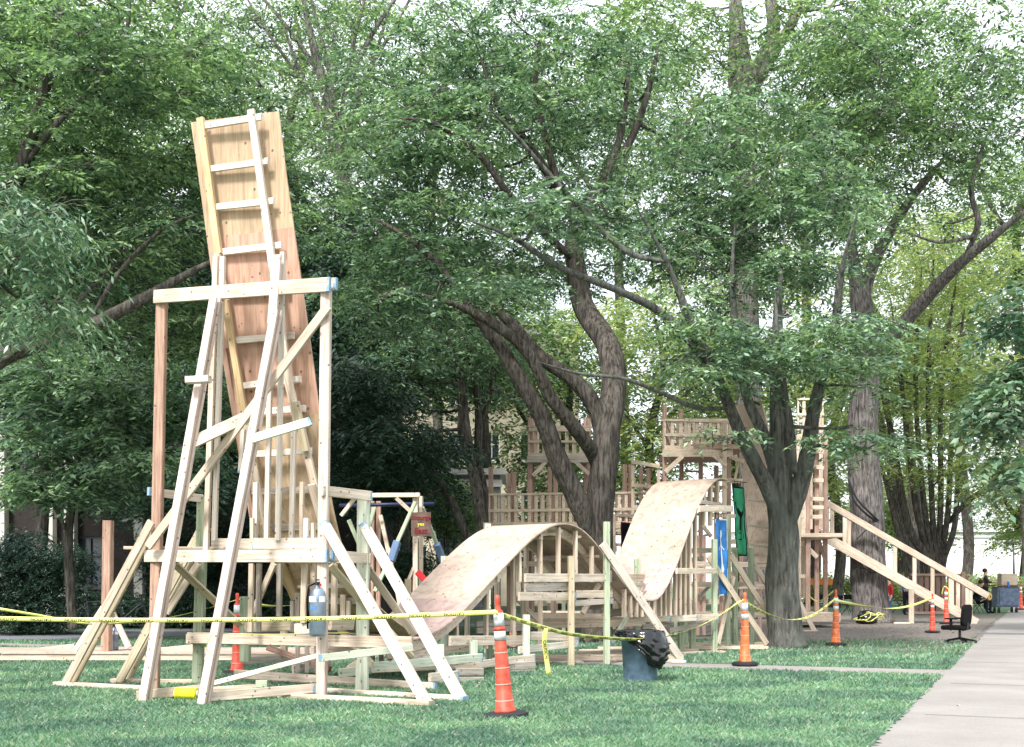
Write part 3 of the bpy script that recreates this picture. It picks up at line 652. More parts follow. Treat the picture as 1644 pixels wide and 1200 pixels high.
# upper lookout box
railing(FT, 1066, 1172, 673, 722, 29, 29.4, .2, .09, 'fort_pine'); railing(FT, 1075, 1180, 673, 722, 32.5, 32.5, .2, .09, 'fort_pine'); railing(FT, 1066, 1077, 673, 722, 29, 32.4, .2, .09, 'fort_pine'); railing(FT, 1172, 1182, 673, 722, 29.4, 32.4, .2, .09, 'fort_pine')
ft('beam', 1064, 728, 28.9, 1176, 728, 29.3, 12, .06); V, F = box((0, 0, 0), (1.75, 3.3, .12)); o = link('deck', mesh(V, F), 'fort_red', FT); o.location = P(1124, 729, 30.8)-FT.location
for x, yt, yb, d, m_ in [(1067, 650, 1010, 29.1, 'fort_red'), (1093, 658, 735, 32.3, 'fort_red'), (1094, 735, 1000, 32, 'fort_red'), (1125, 742, 1000, 31, 'fort_red'), (1150, 748, 1010, 30, 'fort_red'), (1163, 680, 1010, 29.2, 'fort_pine'), (1170, 700, 1010, 29.6, 'fort_red')]:
    ft('post', x, yt, d, x, yb, d, 7, .11, m_)
ft('brace', 1096, 733, 28.95, 1068, 758, 28.95, 7, .05); ft('brace', 1146, 731, 29.1, 1166, 748, 29.1, 7, .05)
ft('beam', 1100, 757, 31.9, 1123, 757, 31, 2.5, .03, 'fort_red'); ft('beam', 1160, 771, 28.6, 1200, 773, 28.6, 7, .05)
ft('beam', 1172, 733, 28.4, 1195, 742, 28.4, 7, .05); ft('brace', 1180, 770, 28.5, 1186, 742, 28.5, 4, .05)
# tall curved plywood wall to the right of the lookout
wl = [(1180, 652, 29.2), (1186, 700, 28.9), (1192, 760, 28.4), (1198, 820, 27.9), (1204, 890, 27.2), (1206, 905, 27.0)]
wr = [(1222, 640, 27.4), (1236, 700, 27.1), (1244, 760, 26.8), (1247, 820, 26.5), (1248, 880, 26.3), (1248, 905, 26.2)]
wl_, _ = smoothpath([P(*q) for q in wl], [1]*6, 4); wr_, _ = smoothpath([P(*q) for q in wr], [1]*6, 4)
ribbon(FT, 'wall_panel', wl_[:11], wr_[:11], .02, 'ply_track'); ribbon(FT, 'wall_panel', wl_[10:], wr_[10:], .02, 'ply_track')
for y in (802, 843, 874): ft('batten', 1203, y, 26.9, 1246, y+6, 26.0, 4, .04, 'grey_pine')
# framework right of the mossy tree that holds the stair landing
for x, yt, yb, d, m_ in [(1297, 770, 985, 36, 'fort_red'), (1311, 690, 990, 36.5, 'fort_red'), (1325, 700, 985, 37.5, 'fort_red'), (1290, 690, 960, 38, 'fort_pine'), (1318, 660, 850, 38.2, 'fort_pine'), (1282, 700, 990, 34, 'fort_pine'), (1301, 680, 850, 38.1, 'fort_pine')]:
    ft('post', x, yt, d, x, yb, d, 7, .12, m_)
for x0, y0, x1, y1 in [(1280, 745, 1322, 752), (1280, 770, 1322, 772), (1280, 800, 1322, 802), (1278, 720, 1322, 726), (1276, 862, 1318, 864), (1274, 925, 1296, 926), (1282, 830, 1320, 830), (1280, 700, 1322, 700), (1278, 668, 1322, 668), (1286, 815, 1322, 815)]:
    ft('beam', x0, y0, 36.3, x1, y1, 36.3, 6, .06)
ft('brace', 1309, 690, 36, 1292, 848, 36, 5, .05, 'pine'); ft('brace', 1287, 870, 36.1, 1312, 895, 36.1, 7, .05); ft('brace', 1327, 905, 37.3, 1315, 870, 37.3, 6, .08, 'fort_red')
railing(FT, 1280, 1322, 640, 690, 36.2, 36.2, .2, .09, 'fort_pine')
V, F = box((0, 0, 0), (1.7, 2.4, .12)); o = link('deck', mesh(V, F), 'fort_pine', FT); o.location = P(1292, 862, 37)-FT.location
V, F = box((0, 0, 0), (1.6, 2.4, .25)); o = link('deck', mesh(V, F), 'fort_pine', FT); o.location = P(1290, 990, 36)-FT.location
ft('brace', 1284, 968, 33.2, 1308, 1014, 32.4, 7, .05); ft('foot_plate', 1290, 1014, 32.2, 1312, 1014, 32.2, 4, .2)
# dim things stored under the fort: low shelves and cross boards
for y, x0, x1, d in [(905, 985, 1240, 27.5), (940, 985, 1240, 28.5), (965, 860, 1240, 29), (880, 800, 990, 30.5), (905, 800, 980, 31), (985, 870, 1240, 27)]:
    ft('beam', x0, y, d, x1, y+2, d, 8, .05, 'fort_pine')
for x in (868, 905, 1000, 1076, 1085, 1120, 1130, 1158, 1190, 1220, 1234): ft('post', x, 860 if x > 960 else 862, 28.8, x, 1020, 28.8, 6, .09, 'treated' if x % 2 else 'fort_red')
# ------------------------------------------------------------------ rear watchtower
WT = thing('watchtower', 'square slatted lookout on tall posts seen behind the forked tree', 'watchtower', P(898, 940, 37)); WT.location.z = 0
for a in [(848, 948, 36, 36), (852, 944, 38.6, 38.6), (848, 852, 36, 38.6), (944, 948, 38.6, 36)]: railing(WT, a[0], a[1], 684, 733, a[2], a[3], .22, .09, 'fort_pine')
bp(WT, 'beam', 846, 738, 35.9, 950, 738, 35.9, 10, .06, 'grey_pine'); bp(WT, 'beam', 849, 690, 35.9, 948, 690, 35.9, 6, .06, 'fort_pine')
V, F = box((0, 0, 0), (1.85, 2.5, .1)); o = link('deck', mesh(V, F), 'grey_pine', WT); o.location = P(898, 739, 37.3)-WT.location
for x, d in ((851, 36.1), (945, 36.1), (854, 38.5), (941, 38.5)): bp(WT, 'post', x, 672, d, x, 940+CAMH*1900/d-1, d, 8, .14, 'fort_red', (0, -1, 0))
bp(WT, 'brace', 876, 742, 35.9, 856, 764, 35.9, 6, .05, 'fort_pine', (0, -1, 0)); bp(WT, 'brace', 922, 740, 35.9, 946, 762, 35.9, 6, .05, 'fort_pine', (0, -1, 0))
# ------------------------------------------------------------------ staircase
ST = thing('staircase', 'long open timber staircase with handrail coming down to the right past the thick grey trunk', 'staircase', P(1440, 1000, 39)); ST.location.z = 0
for d, m_ in ((38.6, 'pine'), (39.9, 'fort_pine')):
    bp(ST, 'stringer', 1313, 856, d, 1568, 1001, d, 15, .05, m_, (0, -1, 0)); bp(ST, 'handrail', 1305, 795, d, 1586, 957, d, 10, .06, m_, (0, -1, 0))
    for x in (1328, 1336, 1356, 1363, 1437, 1468, 1497, 1527, 1538, 1553, 1558):
        t = (x-1313)/255; y1 = 856+t*145; y0 = 799+(x-1313)/281*165
        bp(ST, 'baluster', x, y0, d+.03, x, y1, d+.03, 6 if x != 1527 else 8, .05, m_, (0, -1, 0))
for i in range(13):
    t = (i+.5)/13; a = P(1313+t*255, 856+t*145-3, 38.6); b = a+Vector((0, 1.3, 0)); board(ST, 'tread', a, b, .26, .04, 'fort_pine', (0, 0, 1))
bp(ST, 'post', 1463, 945, 38.5, 1463, 1001, 38.7, 8, .09, 'pine', (0, -1, 0)); bp(ST, 'sill', 1435, 1001, 38.5, 1466, 1001, 38.5, 4, .1, 'pine', (0, -1, 0))
bp(ST, 'bracket', 1303, 854, 38.4, 1317, 858, 38.4, 8, .06, 'darkmetal', (0, -1, 0))
# ------------------------------------------------------------------ goal-post frame with the sign
GF = thing('goal_post', 'timber goal-post frame with diagonal props behind the tall tower', 'timber frame', P(640, 940, 19.5)); GF.location.z = 0
def gf(name, x0, y0, d0, x1, y1, d1, w, t=.05, m_='fort_pine', n=(-.2, -1, 0)): return bp(GF, name, x0, y0, d0, x1, y1, d1, w, t, m_, n)
gf('beam', 555, 796, 19.4, 674, 795, 19.3, 7, .09, 'pine'); gf('post', 667, 797, 19.4, 667, 1058, 19.4, 8, .05, 'pine'); gf('post', 676, 797, 19.6, 676, 1058, 19.6, 5, .09, 'fort_pine')
gf('brace', 636, 800, 19.3, 660, 822, 19.3, 6, .04, 'pine'); gf('post', 599, 805, 20.3, 598, 1050, 20.3, 5, .09, 'redwood'); gf('post', 608, 805, 20.3, 607, 1050, 20.3, 7, .05, 'redwood')
gf('brace', 667, 806, 19.2, 602, 950, 18.9, 6, .05, 'treated'); gf('foam_pad', 638, 870, 19.02, 628, 901, 18.96, 11, .12, 'foam_blue'); gf('brace', 602, 812, 20.1, 592, 850, 20.1, 6, .05, 'treated')
gf('brace', 611, 828, 20.1, 624, 888, 19.9, 6, .05, 'pine'); gf('brace', 624, 880, 19.9, 642, 975, 19.7, 5, .05, 'pine'); gf('brace', 664, 912, 19.4, 634, 984, 19.2, 5, .04, 'pine')
gf('brace', 678, 815, 19.6, 702, 876, 20.0, 6, .05, 'treated'); gf('foam_pad', 701, 874, 19.95, 710, 897, 20.1, 10, .12, 'foam_blue'); gf('brace', 560, 835, 20.2, 600, 930, 20.4, 6, .05, 'treated')
gf('brace', 548, 828, 19.6, 570, 800, 19.5, 6, .05, 'pine'); gf('brace', 674, 935, 19.6, 683, 957, 19.8, 4, .04, 'pine')
tube(GF, 'crossbar', [P(545, 812, 19.8), P(697, 809, 19.8)], .032, 'bluepipe')
tube(GF, 'slide_tube', [P(671, 920, 19.2), P(712, 962, 18.9)], .055, 'red')
SG = thing('painted_sign', 'small dark brown board with dark red hand-painted words on the goal-post frame', 'sign', P(676, 842, 19.05))
V, F = box((0, 0, 0), (.32, .02, .385)); link('panel', mesh(V, F), 'sign_brown', SG)
for txt, z, s, m_ in (('Scourge', .105, .098, 'sign_red'), ('yes', .0, .085, 'sign_yellow'), ('East', -.11, .13, 'sign_red')):
    o = link('lettering', text_mesh(txt, s, .003), m_, SG); o.location = (0, -.014, z); o.rotation_euler = (math.pi/2, 0, 0)
SG.rotation_euler = (0, 0, -.12)
# ------------------------------------------------------------------ low deck on the left
DK = thing('ground_deck', 'low plywood platform lying on the grass at the left edge', 'platform', (-7.5, 20, 0))
y0, y1 = 19.1, 20.9
def dk(name, V, F, m_): return link(name, mesh([Vector(v)-DK.location for v in V], F), m_, DK)
for i, (xa, xb) in enumerate([(-9.8, -8.26), (-8.25, -5.81), (-5.80, -3.2)]):
    V, F = box(((xa+xb)/2, 20.0, .145+.004*(i % 2)), (xb-xa-.01, 1.8, .02), 0); dk('deck_panel', V, F, 'ply_track')
for y in (19.14, 19.9, 20.8): V, F = box((-6.5, y, .085), (6.6, .04, .09)); dk('joist', V, F, 'pine')
for x in (-9, -6.7, -3.6): V, F = box((x, 19.25, .035), (.12, .12, .07)); dk('block', V, F, 'pine')
RP = board(None, 'timber_post', P(174, 836, 19.6), P(171, 1049, 19.6), .15, .13, 'redwood', (-.2, -1, 0)); tag(RP, 'thick reddish square post standing upright on the low platform', 'post')
def loose(name, lab, *a, **k):
    o = bp(None, name, *a, **k); tag(o, lab, 'lumber', 'loose timbers on the low platform'); return o
loose('timber', 'short plank lying on the platform at its back edge', 67, 1043, 20.5, 118, 1037, 20.7, 6, .06, 'pine')
loose('timber', 'long plank reaching from the platform towards the green tower post', 205, 1051, 19.5, 312, 1040, 19.9, 11, .05, 'pine')
loose('timber', 'leaning prop on the left of the reddish post', 120, 1046, 19.5, 166, 975, 19.7, 8, .05, 'pine')
loose('timber', 'leaning prop on the right of the reddish post', 207, 1040, 19.6, 181, 985, 19.7, 9, .05, 'pine')
loose('timber', 'pinkish board end lying flat on the platform', 50, 1052, 19.4, 80, 1052, 19.4, 6, .2, 'ply_pink')
# ------------------------------------------------------------------ cloth banners
def banner(name, label, cat, tl, tr_, br, bl, d0, d1, mat, trim=None, hooks=4):
    A, B, C_, E = P(*tl, d0), P(*tr_, d1), P(*br, d1), P(*bl, d0)
    root = thing(name, label, cat, (A+B)/2); base = root.location
    def quad(u0, u1, v0, v1, off, nu=10, nv=24):
        V = []; F = []; n = (B-A).cross(E-A).normalized()
        if n.y > 0: n = -n
        for j in range(nv+1):
            v = v0+(v1-v0)*j/nv
            for i in range(nu+1):
                u = u0+(u1-u0)*i/nu; p = (A*(1-u)+B*u)*(1-v)+(E*(1-u)+C_*u)*v
                V.append(p+n*(off+.018*math.sin(u*7+v*3)+.01*math.sin(v*11+u*2))-base)
        for j in range(nv):
            for i in range(nu): a = j*(nu+1)+i; F.append((a, a+1, a+nu+2, a+nu+1))
        return V, F
    V, F = quad(0, 1, 0, 1, 0); o = link('cloth', mesh(V, F, True), mat, root); s = o.modifiers.new('s', 'SOLIDIFY'); s.thickness = .006
    if trim:
        e = .07; ev = e*(B-A).length/(E-A).length
        V, F = merge([quad(0, e, 0, 1, .008, 1, 24), quad(1-e, 1, 0, 1, .008, 1, 24), quad(e, 1-e, 0, ev, .008, 8, 1), quad(e, 1-e, 1-ev, 1, .008, 8, 1)])
        link('trim', mesh(V, F, True), trim, root)
    def poly(shapes, m_):
        parts = []
        n = (B-A).cross(E-A).normalized()
        if n.y > 0: n = -n
        for sh in shapes:
            V = []
            for u, v in sh:
                p = (A*(1-u)+B*u)*(1-v)+(E*(1-u)+C_*u)*v; V.append(p+n*(.012+.018*math.sin(u*7+v*3)+.01*math.sin(v*11+u*2))-base)
            V2 = [v+n*.003 for v in V]; k = len(V)
            parts.append((V2, [tuple(range(k))]))
        V, F = merge(parts); link('emblem', mesh(V, F), m_, root)
    up = Vector((0, 0, 1)); V = []
    parts = [sweep([A+up*.1+(A-B)*.15-base, B+up*.1+(B-A)*.15-base], [.008, .008], 6)]
    for i in range(hooks):
        p = A+(B-A)*(i+.3)/hooks-base; parts.append(sweep([p, p+up*.06+(B-A)*.02, p+up*.11], [.006]*3, 5))
    V, F = merge(parts); link('rings', mesh(V, F), 'black', root)
    return root, poly
r, poly = banner('cloth_banner', 'long blue cloth banner with a slim white figure and frayed white ends', 'banner', (1147, 834), (1165, 834), (1168, 955), (1154, 957), 21.9, 22.1, 'cloth_blue')
def ell(cx, cy, rx, ry, n=12): return [(cx+rx*math.cos(2*math.pi*i/n), cy+ry*math.sin(2*math.pi*i/n)) for i in range(n)]
poly([ell(.5, .20, .13, .06), [(.46, .25), (.54, .25), (.55, .62), (.45, .62)], [(.25, .40), (.3, .41), (.5, .345), (.48, .33)], [(.75, .40), (.7, .41), (.5, .345), (.52, .33)], [(.48, .55), (.52, .55), (.62, .66), (.5, .74), (.38, .66)], [(.47, .70), (.53, .70), (.52, .82), (.48, .82)],
      [(0, 0), (1, 0), (1, .014), (0, .014)], [(0, .985), (1, .985), (1, 1), (0, 1)], [(0, 0), (.04, 0), (.04, 1), (0, 1)], [(.96, 0), (1, 0), (1, 1), (.96, 1)]], 'cloth_white')
r, poly = banner('cloth_banner', 'long green cloth banner with a black edge and a black beast figure', 'banner', (1178, 781), (1196, 783), (1200, 893), (1184, 893), 23.6, 23.2, 'cloth_green', 'cloth_black')
poly([[(.22, .34), (.32, .30), (.42, .35), (.6, .37), (.72, .33), (.82, .36), (.7, .40), (.62, .44), (.38, .43), (.26, .39)], [(.38, .42), (.5, .43), (.52, .62), (.44, .64), (.36, .62)], [(.56, .43), (.64, .43), (.72, .66), (.64, .66)],
      [(.16, .22), (.26, .22), (.26, .235), (.16, .235)], [(.18, .235), (.22, .235), (.24, .34), (.20, .34)], [(.74, .24), (.84, .24), (.84, .255), (.74, .255)], [(.78, .255), (.82, .255), (.84, .74), (.80, .74)],
      [(.3, .66), (.55, .66), (.55, .675), (.3, .675)], [(.5, .675), (.55, .675), (.55, .76), (.5, .76)], [(.25, .755), (.55, .755), (.55, .77), (.25, .77)]], 'cloth_black')
r, poly = banner('cloth_banner', 'black cloth banner edged in red hanging left of the steep track', 'banner', (997, 838), (1017, 840), (1015, 906), (998, 906), 27.6, 27.4, 'cloth_black', 'cloth_red')
# ------------------------------------------------------------------ cones
def make_cone(label, body_mat, loc, h=1.13, tilt=(0, 0)):
    r = thing('traffic_cone', label, 'traffic cone', loc, 'tall striped cones around the work area')
    s = h/1.13
    parts = [lathe([(q*s, z*s) for q, z in [(.20, .0), (.215, .012), (.215, .04), (.18, .055), (.08, .06)]], 8, False)]
    V, F = merge(parts); link('base', mesh(V, F), 'rubber', r)
    pr = [(.150, .055), (.150, .075), (.128, .085), (.125, .16)]
    z = .16
    for rr0, rr1, z1 in [(.115, .106, .31), (.104, .096, .46), (.094, .087, .60), (.085, .080, .70)]:
        pr += [(rr0, z+.004), (rr1, z1)]; z = z1
    pr += [(.076, .705), (.076, .80), (.080, .80), (.074, .84), (.069, .84), (.062, .985), (.045, .99), (.030, 1.0), (.028, 1.05), (.03, 1.06), (.030, 1.115), (.018, 1.13)]
    V, F = lathe([(q*s*(.68 if z < 1.0 else .8), z*s) for q, z in pr], 24); link('body', mesh(V, F, True), body_mat, r)
    V, F = lathe([(q*s*.685, z*s) for q, z in [(.076, .715), (.081, .715), (.078, .80), (.07, .80)]], 24); link('reflective_band', mesh(V, F, True), 'cone_band', r)
    V, F = lathe([(q*s*.685, z*s) for q, z in [(.066, .845), (.0745, .845), (.067, .965), (.06, .965)]], 24); link('reflective_band', mesh(V, F, True), 'cone_band', r)
    ps = [lathe([(q*s-.004, (z-.004)*s), (q*s+.003, (z-.004)*s), (q*s+.003, (z+.004)*s), (q*s-.004, (z+.004)*s)], 24) for q, z in [(.083, .163), (.0735, .313), (.066, .463), (.0595, .603)]]
    V, F = merge(ps); link('seam_rings', mesh(V, F), 'cone_seam', r)  # pale rings at the seams between the stacked cone sections
    r.rotation_euler = (tilt[0], tilt[1], random.uniform(0, 3)) if tilt == (0, 0) else (tilt[0], tilt[1], 0)
    return r
def cone_at(px, d): return Vector(((px-822)*d*K, d, .012))
def nearcone(): pass
c1 = make_cone('red cone standing nearest, in front of the lower plywood track, slightly tilted', 'cone_red', cone_at(812, 11.05), 1.15, (0, -.07))
for b, px, d, m_, lab, h in [(0, 1196, 18.3, 'cone_orange', 'orange cone on the path between the dustbin and the mossy tree', 1.13), (0, 1342, 24.4, 'cone_orange', 'orange cone just right of the mossy tree trunk', 1.15),
        (0, 1497, 31.0, 'cone_red', 'cone beside the black office chair, under the stair foot', 1.02), (0, 1519, 38.0, 'cone_red', 'cone with yellow tape wound on its top, behind the staircase', 1.2),
        (0, 1639, 60, 'cone_red', 'distant cone at the right edge beside the work cart', 1.35), (0, 381, 16.4, 'cone_red', 'cone behind the tall tower, mostly hidden by its timbers', 1.13), (0, 824, 23.0, 'cone_orange', 'cone behind the frame of the lower hump', 1.1)]:
    make_cone(lab, m_, cone_at(px, d), h)
# ------------------------------------------------------------------ caution tape
WORD = text_mesh('CAUTION', .046, .0004)
wv = np.array([v.co[:] for v in WORD.vertices]); wf = [tuple(p.vertices) for p in WORD.polygons]
def tape(label, pts, width=.044, twist=0.0, words=True, sag=None, face=0.0, seed=0, flip=True, mat='tape', rise=0):
    """ribbon along pts (smoothed); band axis is vertical, turned by twist turns along the way"""
    sp, _ = smoothpath(pts, [1]*len(pts), 12); root = thing('caution_tape', label, 'tape', sp[0], 'yellow caution tape round the work area'); base = root.location
    n = len(sp); seg = [0]
    for a, b in zip(sp[:-1], sp[1:]): seg.append(seg[-1]+(b-a).length)
    tot = seg[-1]
    def frame(s):
        s = min(max(s, 0), tot); i = 0
        while i < n-2 and seg[i+1] < s: i += 1
        f = (s-seg[i])/max(seg[i+1]-seg[i], 1e-6); p = sp[i].lerp(sp[i+1], f)
        t = (sp[min(i+1, n-1)]-sp[i]).normalized(); ax = UP if abs(t.z) < .8 else Vector((1, 0, 0)); u0 = (ax-t*ax.dot(t)).normalized(); v0 = t.cross(u0)
        a = face+twist*2*math.pi*s/tot; u = u0*math.cos(a)+v0*math.sin(a); return p, t, u, t.cross(u)
    V = []; F = []; m = int(tot/.05)+2
    for k in range(m):
        p, t, u, v = frame(tot*k/(m-1)); V.append(p+u*width/2-base); V.append(p-u*width/2-base)
        if k: F.append((2*k-2, 2*k-1, 2*k+1, 2*k))
    o = link('band', mesh(V, F, True), mat, root); s_ = o.modifiers.new('s', 'SOLIDIFY'); s_.thickness = .0015; s_.offset = 0
    if words:
        LV = []; LF = []; s = .1; sg = -1 if flip else 1
        while s < tot-.3:
            b0 = len(LV)
            for x, y, z in wv:
                p, t, u, v = frame(s+.13+sg*x); q = p+u*y*sg*.92; nn = v if v.y < 0 else -v
                LV.append(q+nn*(.0018)-base)
            LF += [tuple(i+b0 for i in f) for f in wf]; s += .34
        link('lettering', mesh(LV, LF), 'black', root)
    return root
tape('near taut yellow tape crossing in front of the tall tower to the nearest cone', [P(-80, 992, 11.6), P(200, 996, 11.5), P(500, 994, 11.35), P(700, 987, 11.2), P(796, 983, 10.95)])
tape('yellow tape sagging from the nearest cone across the dustbin to the second cone', [P(796, 984, 10.95), P(860, 1004, 12.2), P(920, 1019, 13.3), P(1000, 1026, 14.4), P(1060, 1024, 15.4), P(1130, 1002, 16.8), P(1190, 964, 18.1)], twist=.25, seed=1)
tape('yellow tape hanging in front of the mossy tree trunk between two cones', [P(1192, 964, 18.2), P(1225, 983, 20.0), P(1265, 995, 21.6), P(1305, 988, 22.9), P(1341, 962, 24.2)], twist=.5, words=True)
tape('yellow tape sagging in front of the thick grey trunk', [P(1341, 964, 24.2), P(1390, 974, 26.5), P(1430, 977, 28.5), P(1465, 972, 30), P(1497, 960, 31)], .06, twist=.5, words=False)
tape('short yellow tape from the fort post to the cone right of the mossy tree', [P(1338, 950, 24.4), P(1320, 963, 27), P(1308, 964, 29), P(1295, 952, 31)], .06, twist=.4, words=False)
tape('far yellow tape behind the tall tower from the left edge', [P(-60, 968, 17), P(60, 988, 17.2), P(150, 1002, 17.2), P(270, 992, 17), P(385, 962, 16.8)], twist=.3, words=False)
tape('short far yellow tape right of the cone behind the tower', [P(389, 965, 16.5), P(430, 973, 16.6), P(480, 972, 16.7)], twist=.3, words=False)
tape('loose tail of yellow tape hanging down beside the footing boards', [P(876, 1009, 12.45), P(874, 1030, 12.45), P(877, 1055, 12.5), P(881, 1083, 12.5)], .05, face=0, twist=0, flip=False)
tape('bunch of yellow tape tied on the cone behind the staircase', [P(1512, 955, 37.8), P(1516, 942, 37.7), P(1523, 948, 37.8), P(1524, 968, 37.9)], .035, words=False)
o = tube(None, 'twine', [P(335, 1017, 12.3), P(420, 1019, 12.5), P(560, 1016, 12.9)], .004, 'twine', 5); tag(o, 'thin yellow string tied between the slanting legs above the lower beam', 'string')
o = tube(None, 'twine', [P(343, 1017, 11.9), P(334, 1030, 11.95), P(333, 1045, 11.98), P(342, 1053, 11.98)], .005, 'twine', 5, sub=4); tag(o, 'loop of yellow string hanging on the pink slanting leg', 'string')
# ------------------------------------------------------------------ dustbin
BN = thing('dustbin', 'round blue-grey plastic bin with a black bag hanging over its rim', 'dustbin', GP(1028, 1096))
s = 1.0
V, F = lathe([(.185, 0), (.19, .012), (.222, .50), (.232, .50), (.236, .56), (.246, .565), (.248, .60), (.238, .605), (.225, .59), (.21, .4), (.18, .03)], 36); link('body', mesh(V, F, True), 'bin_blue', BN)
rs = np.random.RandomState(5); V = []; F = []; na, nr = 56, 26
for j in range(nr+1):
    v = j/nr
    for i in range(na):
        a = 2*math.pi*i/na; droop = .07+.38*max(0, math.cos(a+.7))**1.1
        fold = .016*math.sin(a*9+v*3)+.012*math.sin(a*17+v*7)+.010*rs.randn()*min(v*2, 1)
        if v < .25:   # inside
            rr = .20+.045*(v/.25); z = .50+.13*(v/.25)
        else:
            w_ = (v-.25)/.75; rr = .262+.035*math.sin(w_*2.6)*(1+.8*max(0, math.cos(a+.6)))-(.02*w_)+fold*(.5+w_); z = .635-droop*w_-.02*math.sin(a*5)*w_
        V.append((rr*math.cos(a), rr*math.sin(a), z+.006*rs.randn()*(v > .3)))
for j in range(nr):
    for i in range(na): a = j*na+i; b = j*na+(i+1) % na; F.append((a, b, b+na, a+na))
o = link('bag', mesh(V, F, True), 'bag_black', BN); sm = o.modifiers.new('s', 'SOLIDIFY'); sm.thickness = .004
BN.scale = (1.1, 1.1, 1.06)
# ------------------------------------------------------------------ fire extinguishers
def extinguisher(label, loc, s=1.0):
    r = thing('fire_extinguisher', label, 'fire extinguisher', loc)
    V, F = lathe([(q*s, z*s) for q, z in [(.07, 0), (.086, .012), (.089, .03), (.089, .40), (.086, .44), (.074, .485), (.052, .515), (.03, .53), (.024, .56)]], 28); link('cylinder', mesh(V, F, True), 'steel', r)
    V, F = merge([lathe([(.028*s, .55*s), (.028*s, .585*s)], 12), box((0, -.01, .605*s), (.03*s, .10*s, .016*s)), box((0, -.03, .575*s), (.02*s, .09*s, .012*s))]); link('valve', mesh(V, F), 'darkmetal', r)
    V, F = sweep([(-.02*s, 0, .57*s), (-.09*s, -.02, .54*s), (-.11*s, -.02, .40*s), (-.105*s, -.01, .08*s)], [.011*s]*4, 8); link('hose', mesh(V, F, True), 'black', r)
    V, F = box((.035*s, -.03*s, .55*s), (.02*s, .02*s, .03*s)); link('safety_pin', mesh(V, F), 'red', r)
    def wrap(a0, a1, z0, z1, m_, name):
        V = []; n = 10
        for i in range(n+1):
            a = a0+(a1-a0)*i/n; V += [(.0905*s*math.cos(a), .0905*s*math.sin(a), z0*s), (.0905*s*math.cos(a), .0905*s*math.sin(a), z1*s)]
        link(name, mesh(V, [(2*i, 2*i+2, 2*i+3, 2*i+1) for i in range(n)]), m_, r)
    wrap(-2.9, -1.6, .37, .43, 'label_white', 'label'); wrap(-1.2, -.3, .37, .43, 'label_white', 'label'); wrap(-2.6, -1.5, .29, .325, 'label_blue', 'label')
    return r
extinguisher('silver fire extinguisher hanging on the front right post of the tall tower', P(510, 1022, 12.68))
extinguisher('silver cylinder standing behind the reddish post on the low platform', Vector(((184-822)*19.9*K, 19.9, .16)), .72)
# ------------------------------------------------------------------ yellow spool
SP = thing('spool', 'bright yellow roll lying in the grass at the tower foot', 'spool', P(299, 1119, 12.75)); SP.location.z = .085
V, F = lathe([(.045, -.115), (.06, -.115), (.062, -.10), (.058, -.098), (.058, .098), (.062, .10), (.06, .115), (.045, .115)], 24)
V = [Vector((z, x, y)) for x, y, z in V]; link('roll', mesh(V, F, True), 'yellow', SP); V, F = sweep([(-.13, 0, 0), (.13, 0, 0)], [.03, .03], 14); link('core', mesh(V, F), 'label_white', SP); SP.rotation_euler = (0, 0, -.1)
# ------------------------------------------------------------------ trees
def leaves_mesh(pads, rs, leaf, per_pad, leaf_mat_idx=0, droop=.45, aspect=.36):
    """pads: (n,5) x,y,z,r,thickness. returns verts (N*4,3)"""
    pads = np.array(pads); n = len(pads); nl = 12                     # leaves on a twig
    dens = np.maximum(2, (per_pad*(pads[:, 3]/pads[:, 3].mean())**1.6/nl)).astype(int)
    idx = np.repeat(np.arange(n), dens); S = len(idx)
    pd = pads[idx]
    a = rs.rand(S)*2*np.pi; rr = np.sqrt(rs.rand(S))*pd[:, 3]
    c = np.stack([pd[:, 0]+np.cos(a)*rr, pd[:, 1]+np.sin(a)*rr, pd[:, 2]+rs.randn(S)*pd[:, 4]*.5-(rr/pd[:, 3])**2*pd[:, 3]*.22], 1)
    az = a+rs.randn(S)*.9
    tw = np.stack([np.cos(az), np.sin(az), -droop*(.4+rs.rand(S))], 1); tw /= np.linalg.norm(tw, axis=1)[:, None]
    side = np.stack([-np.sin(az), np.cos(az), rs.randn(S)*.2], 1)
    L = leaf*3.6
    t = (np.arange(nl)/(nl-1))[None, :, None]*L*(0.7+.6*rs.rand(S))[:, None, None]
    sg = np.where(np.arange(nl) % 2 == 0, 1, -1)[None, :, None]
    base = c[:, None, :]+tw[:, None, :]*t
    base[:, :, 2] -= (t[:, :, 0]**2)*.5
    ld = tw[:, None, :]*.55+side[:, None, :]*sg*.8+rs.randn(S, nl, 3)*.22; ld[:, :, 2] -= .22
    ld /= np.linalg.norm(ld, axis=2)[:, :, None]
    up = np.array([0, 0, 1.0])+rs.randn(S, nl, 3)*.4
    wd = np.cross(ld, up); wd /= np.linalg.norm(wd, axis=2)[:, :, None]
    ll = leaf*(.65+.7*rs.rand(S, nl, 1)); ww = ll*aspect*.5
    v0 = base; v1 = base+ld*ll*.45+wd*ww; v2 = base+ld*ll; v3 = base+ld*ll*.45-wd*ww
    return np.stack([v0, v1, v2, v3], 2).reshape(-1, 3)
def quads_mesh(V):
    n = len(V)//4; me = bpy.data.meshes.new('leaves'); me.vertices.add(4*n); me.vertices.foreach_set('co', V.astype(np.float32).ravel())
    me.loops.add(4*n); me.loops.foreach_set('vertex_index', np.arange(4*n, dtype=np.int32)); me.polygons.add(n)
    me.polygons.foreach_set('loop_start', np.arange(n, dtype=np.int32)*4)
    try: me.polygons.foreach_set('loop_total', np.full(n, 4, dtype=np.int32))
    except Exception: pass
    me.update(); return me
NL = [0]
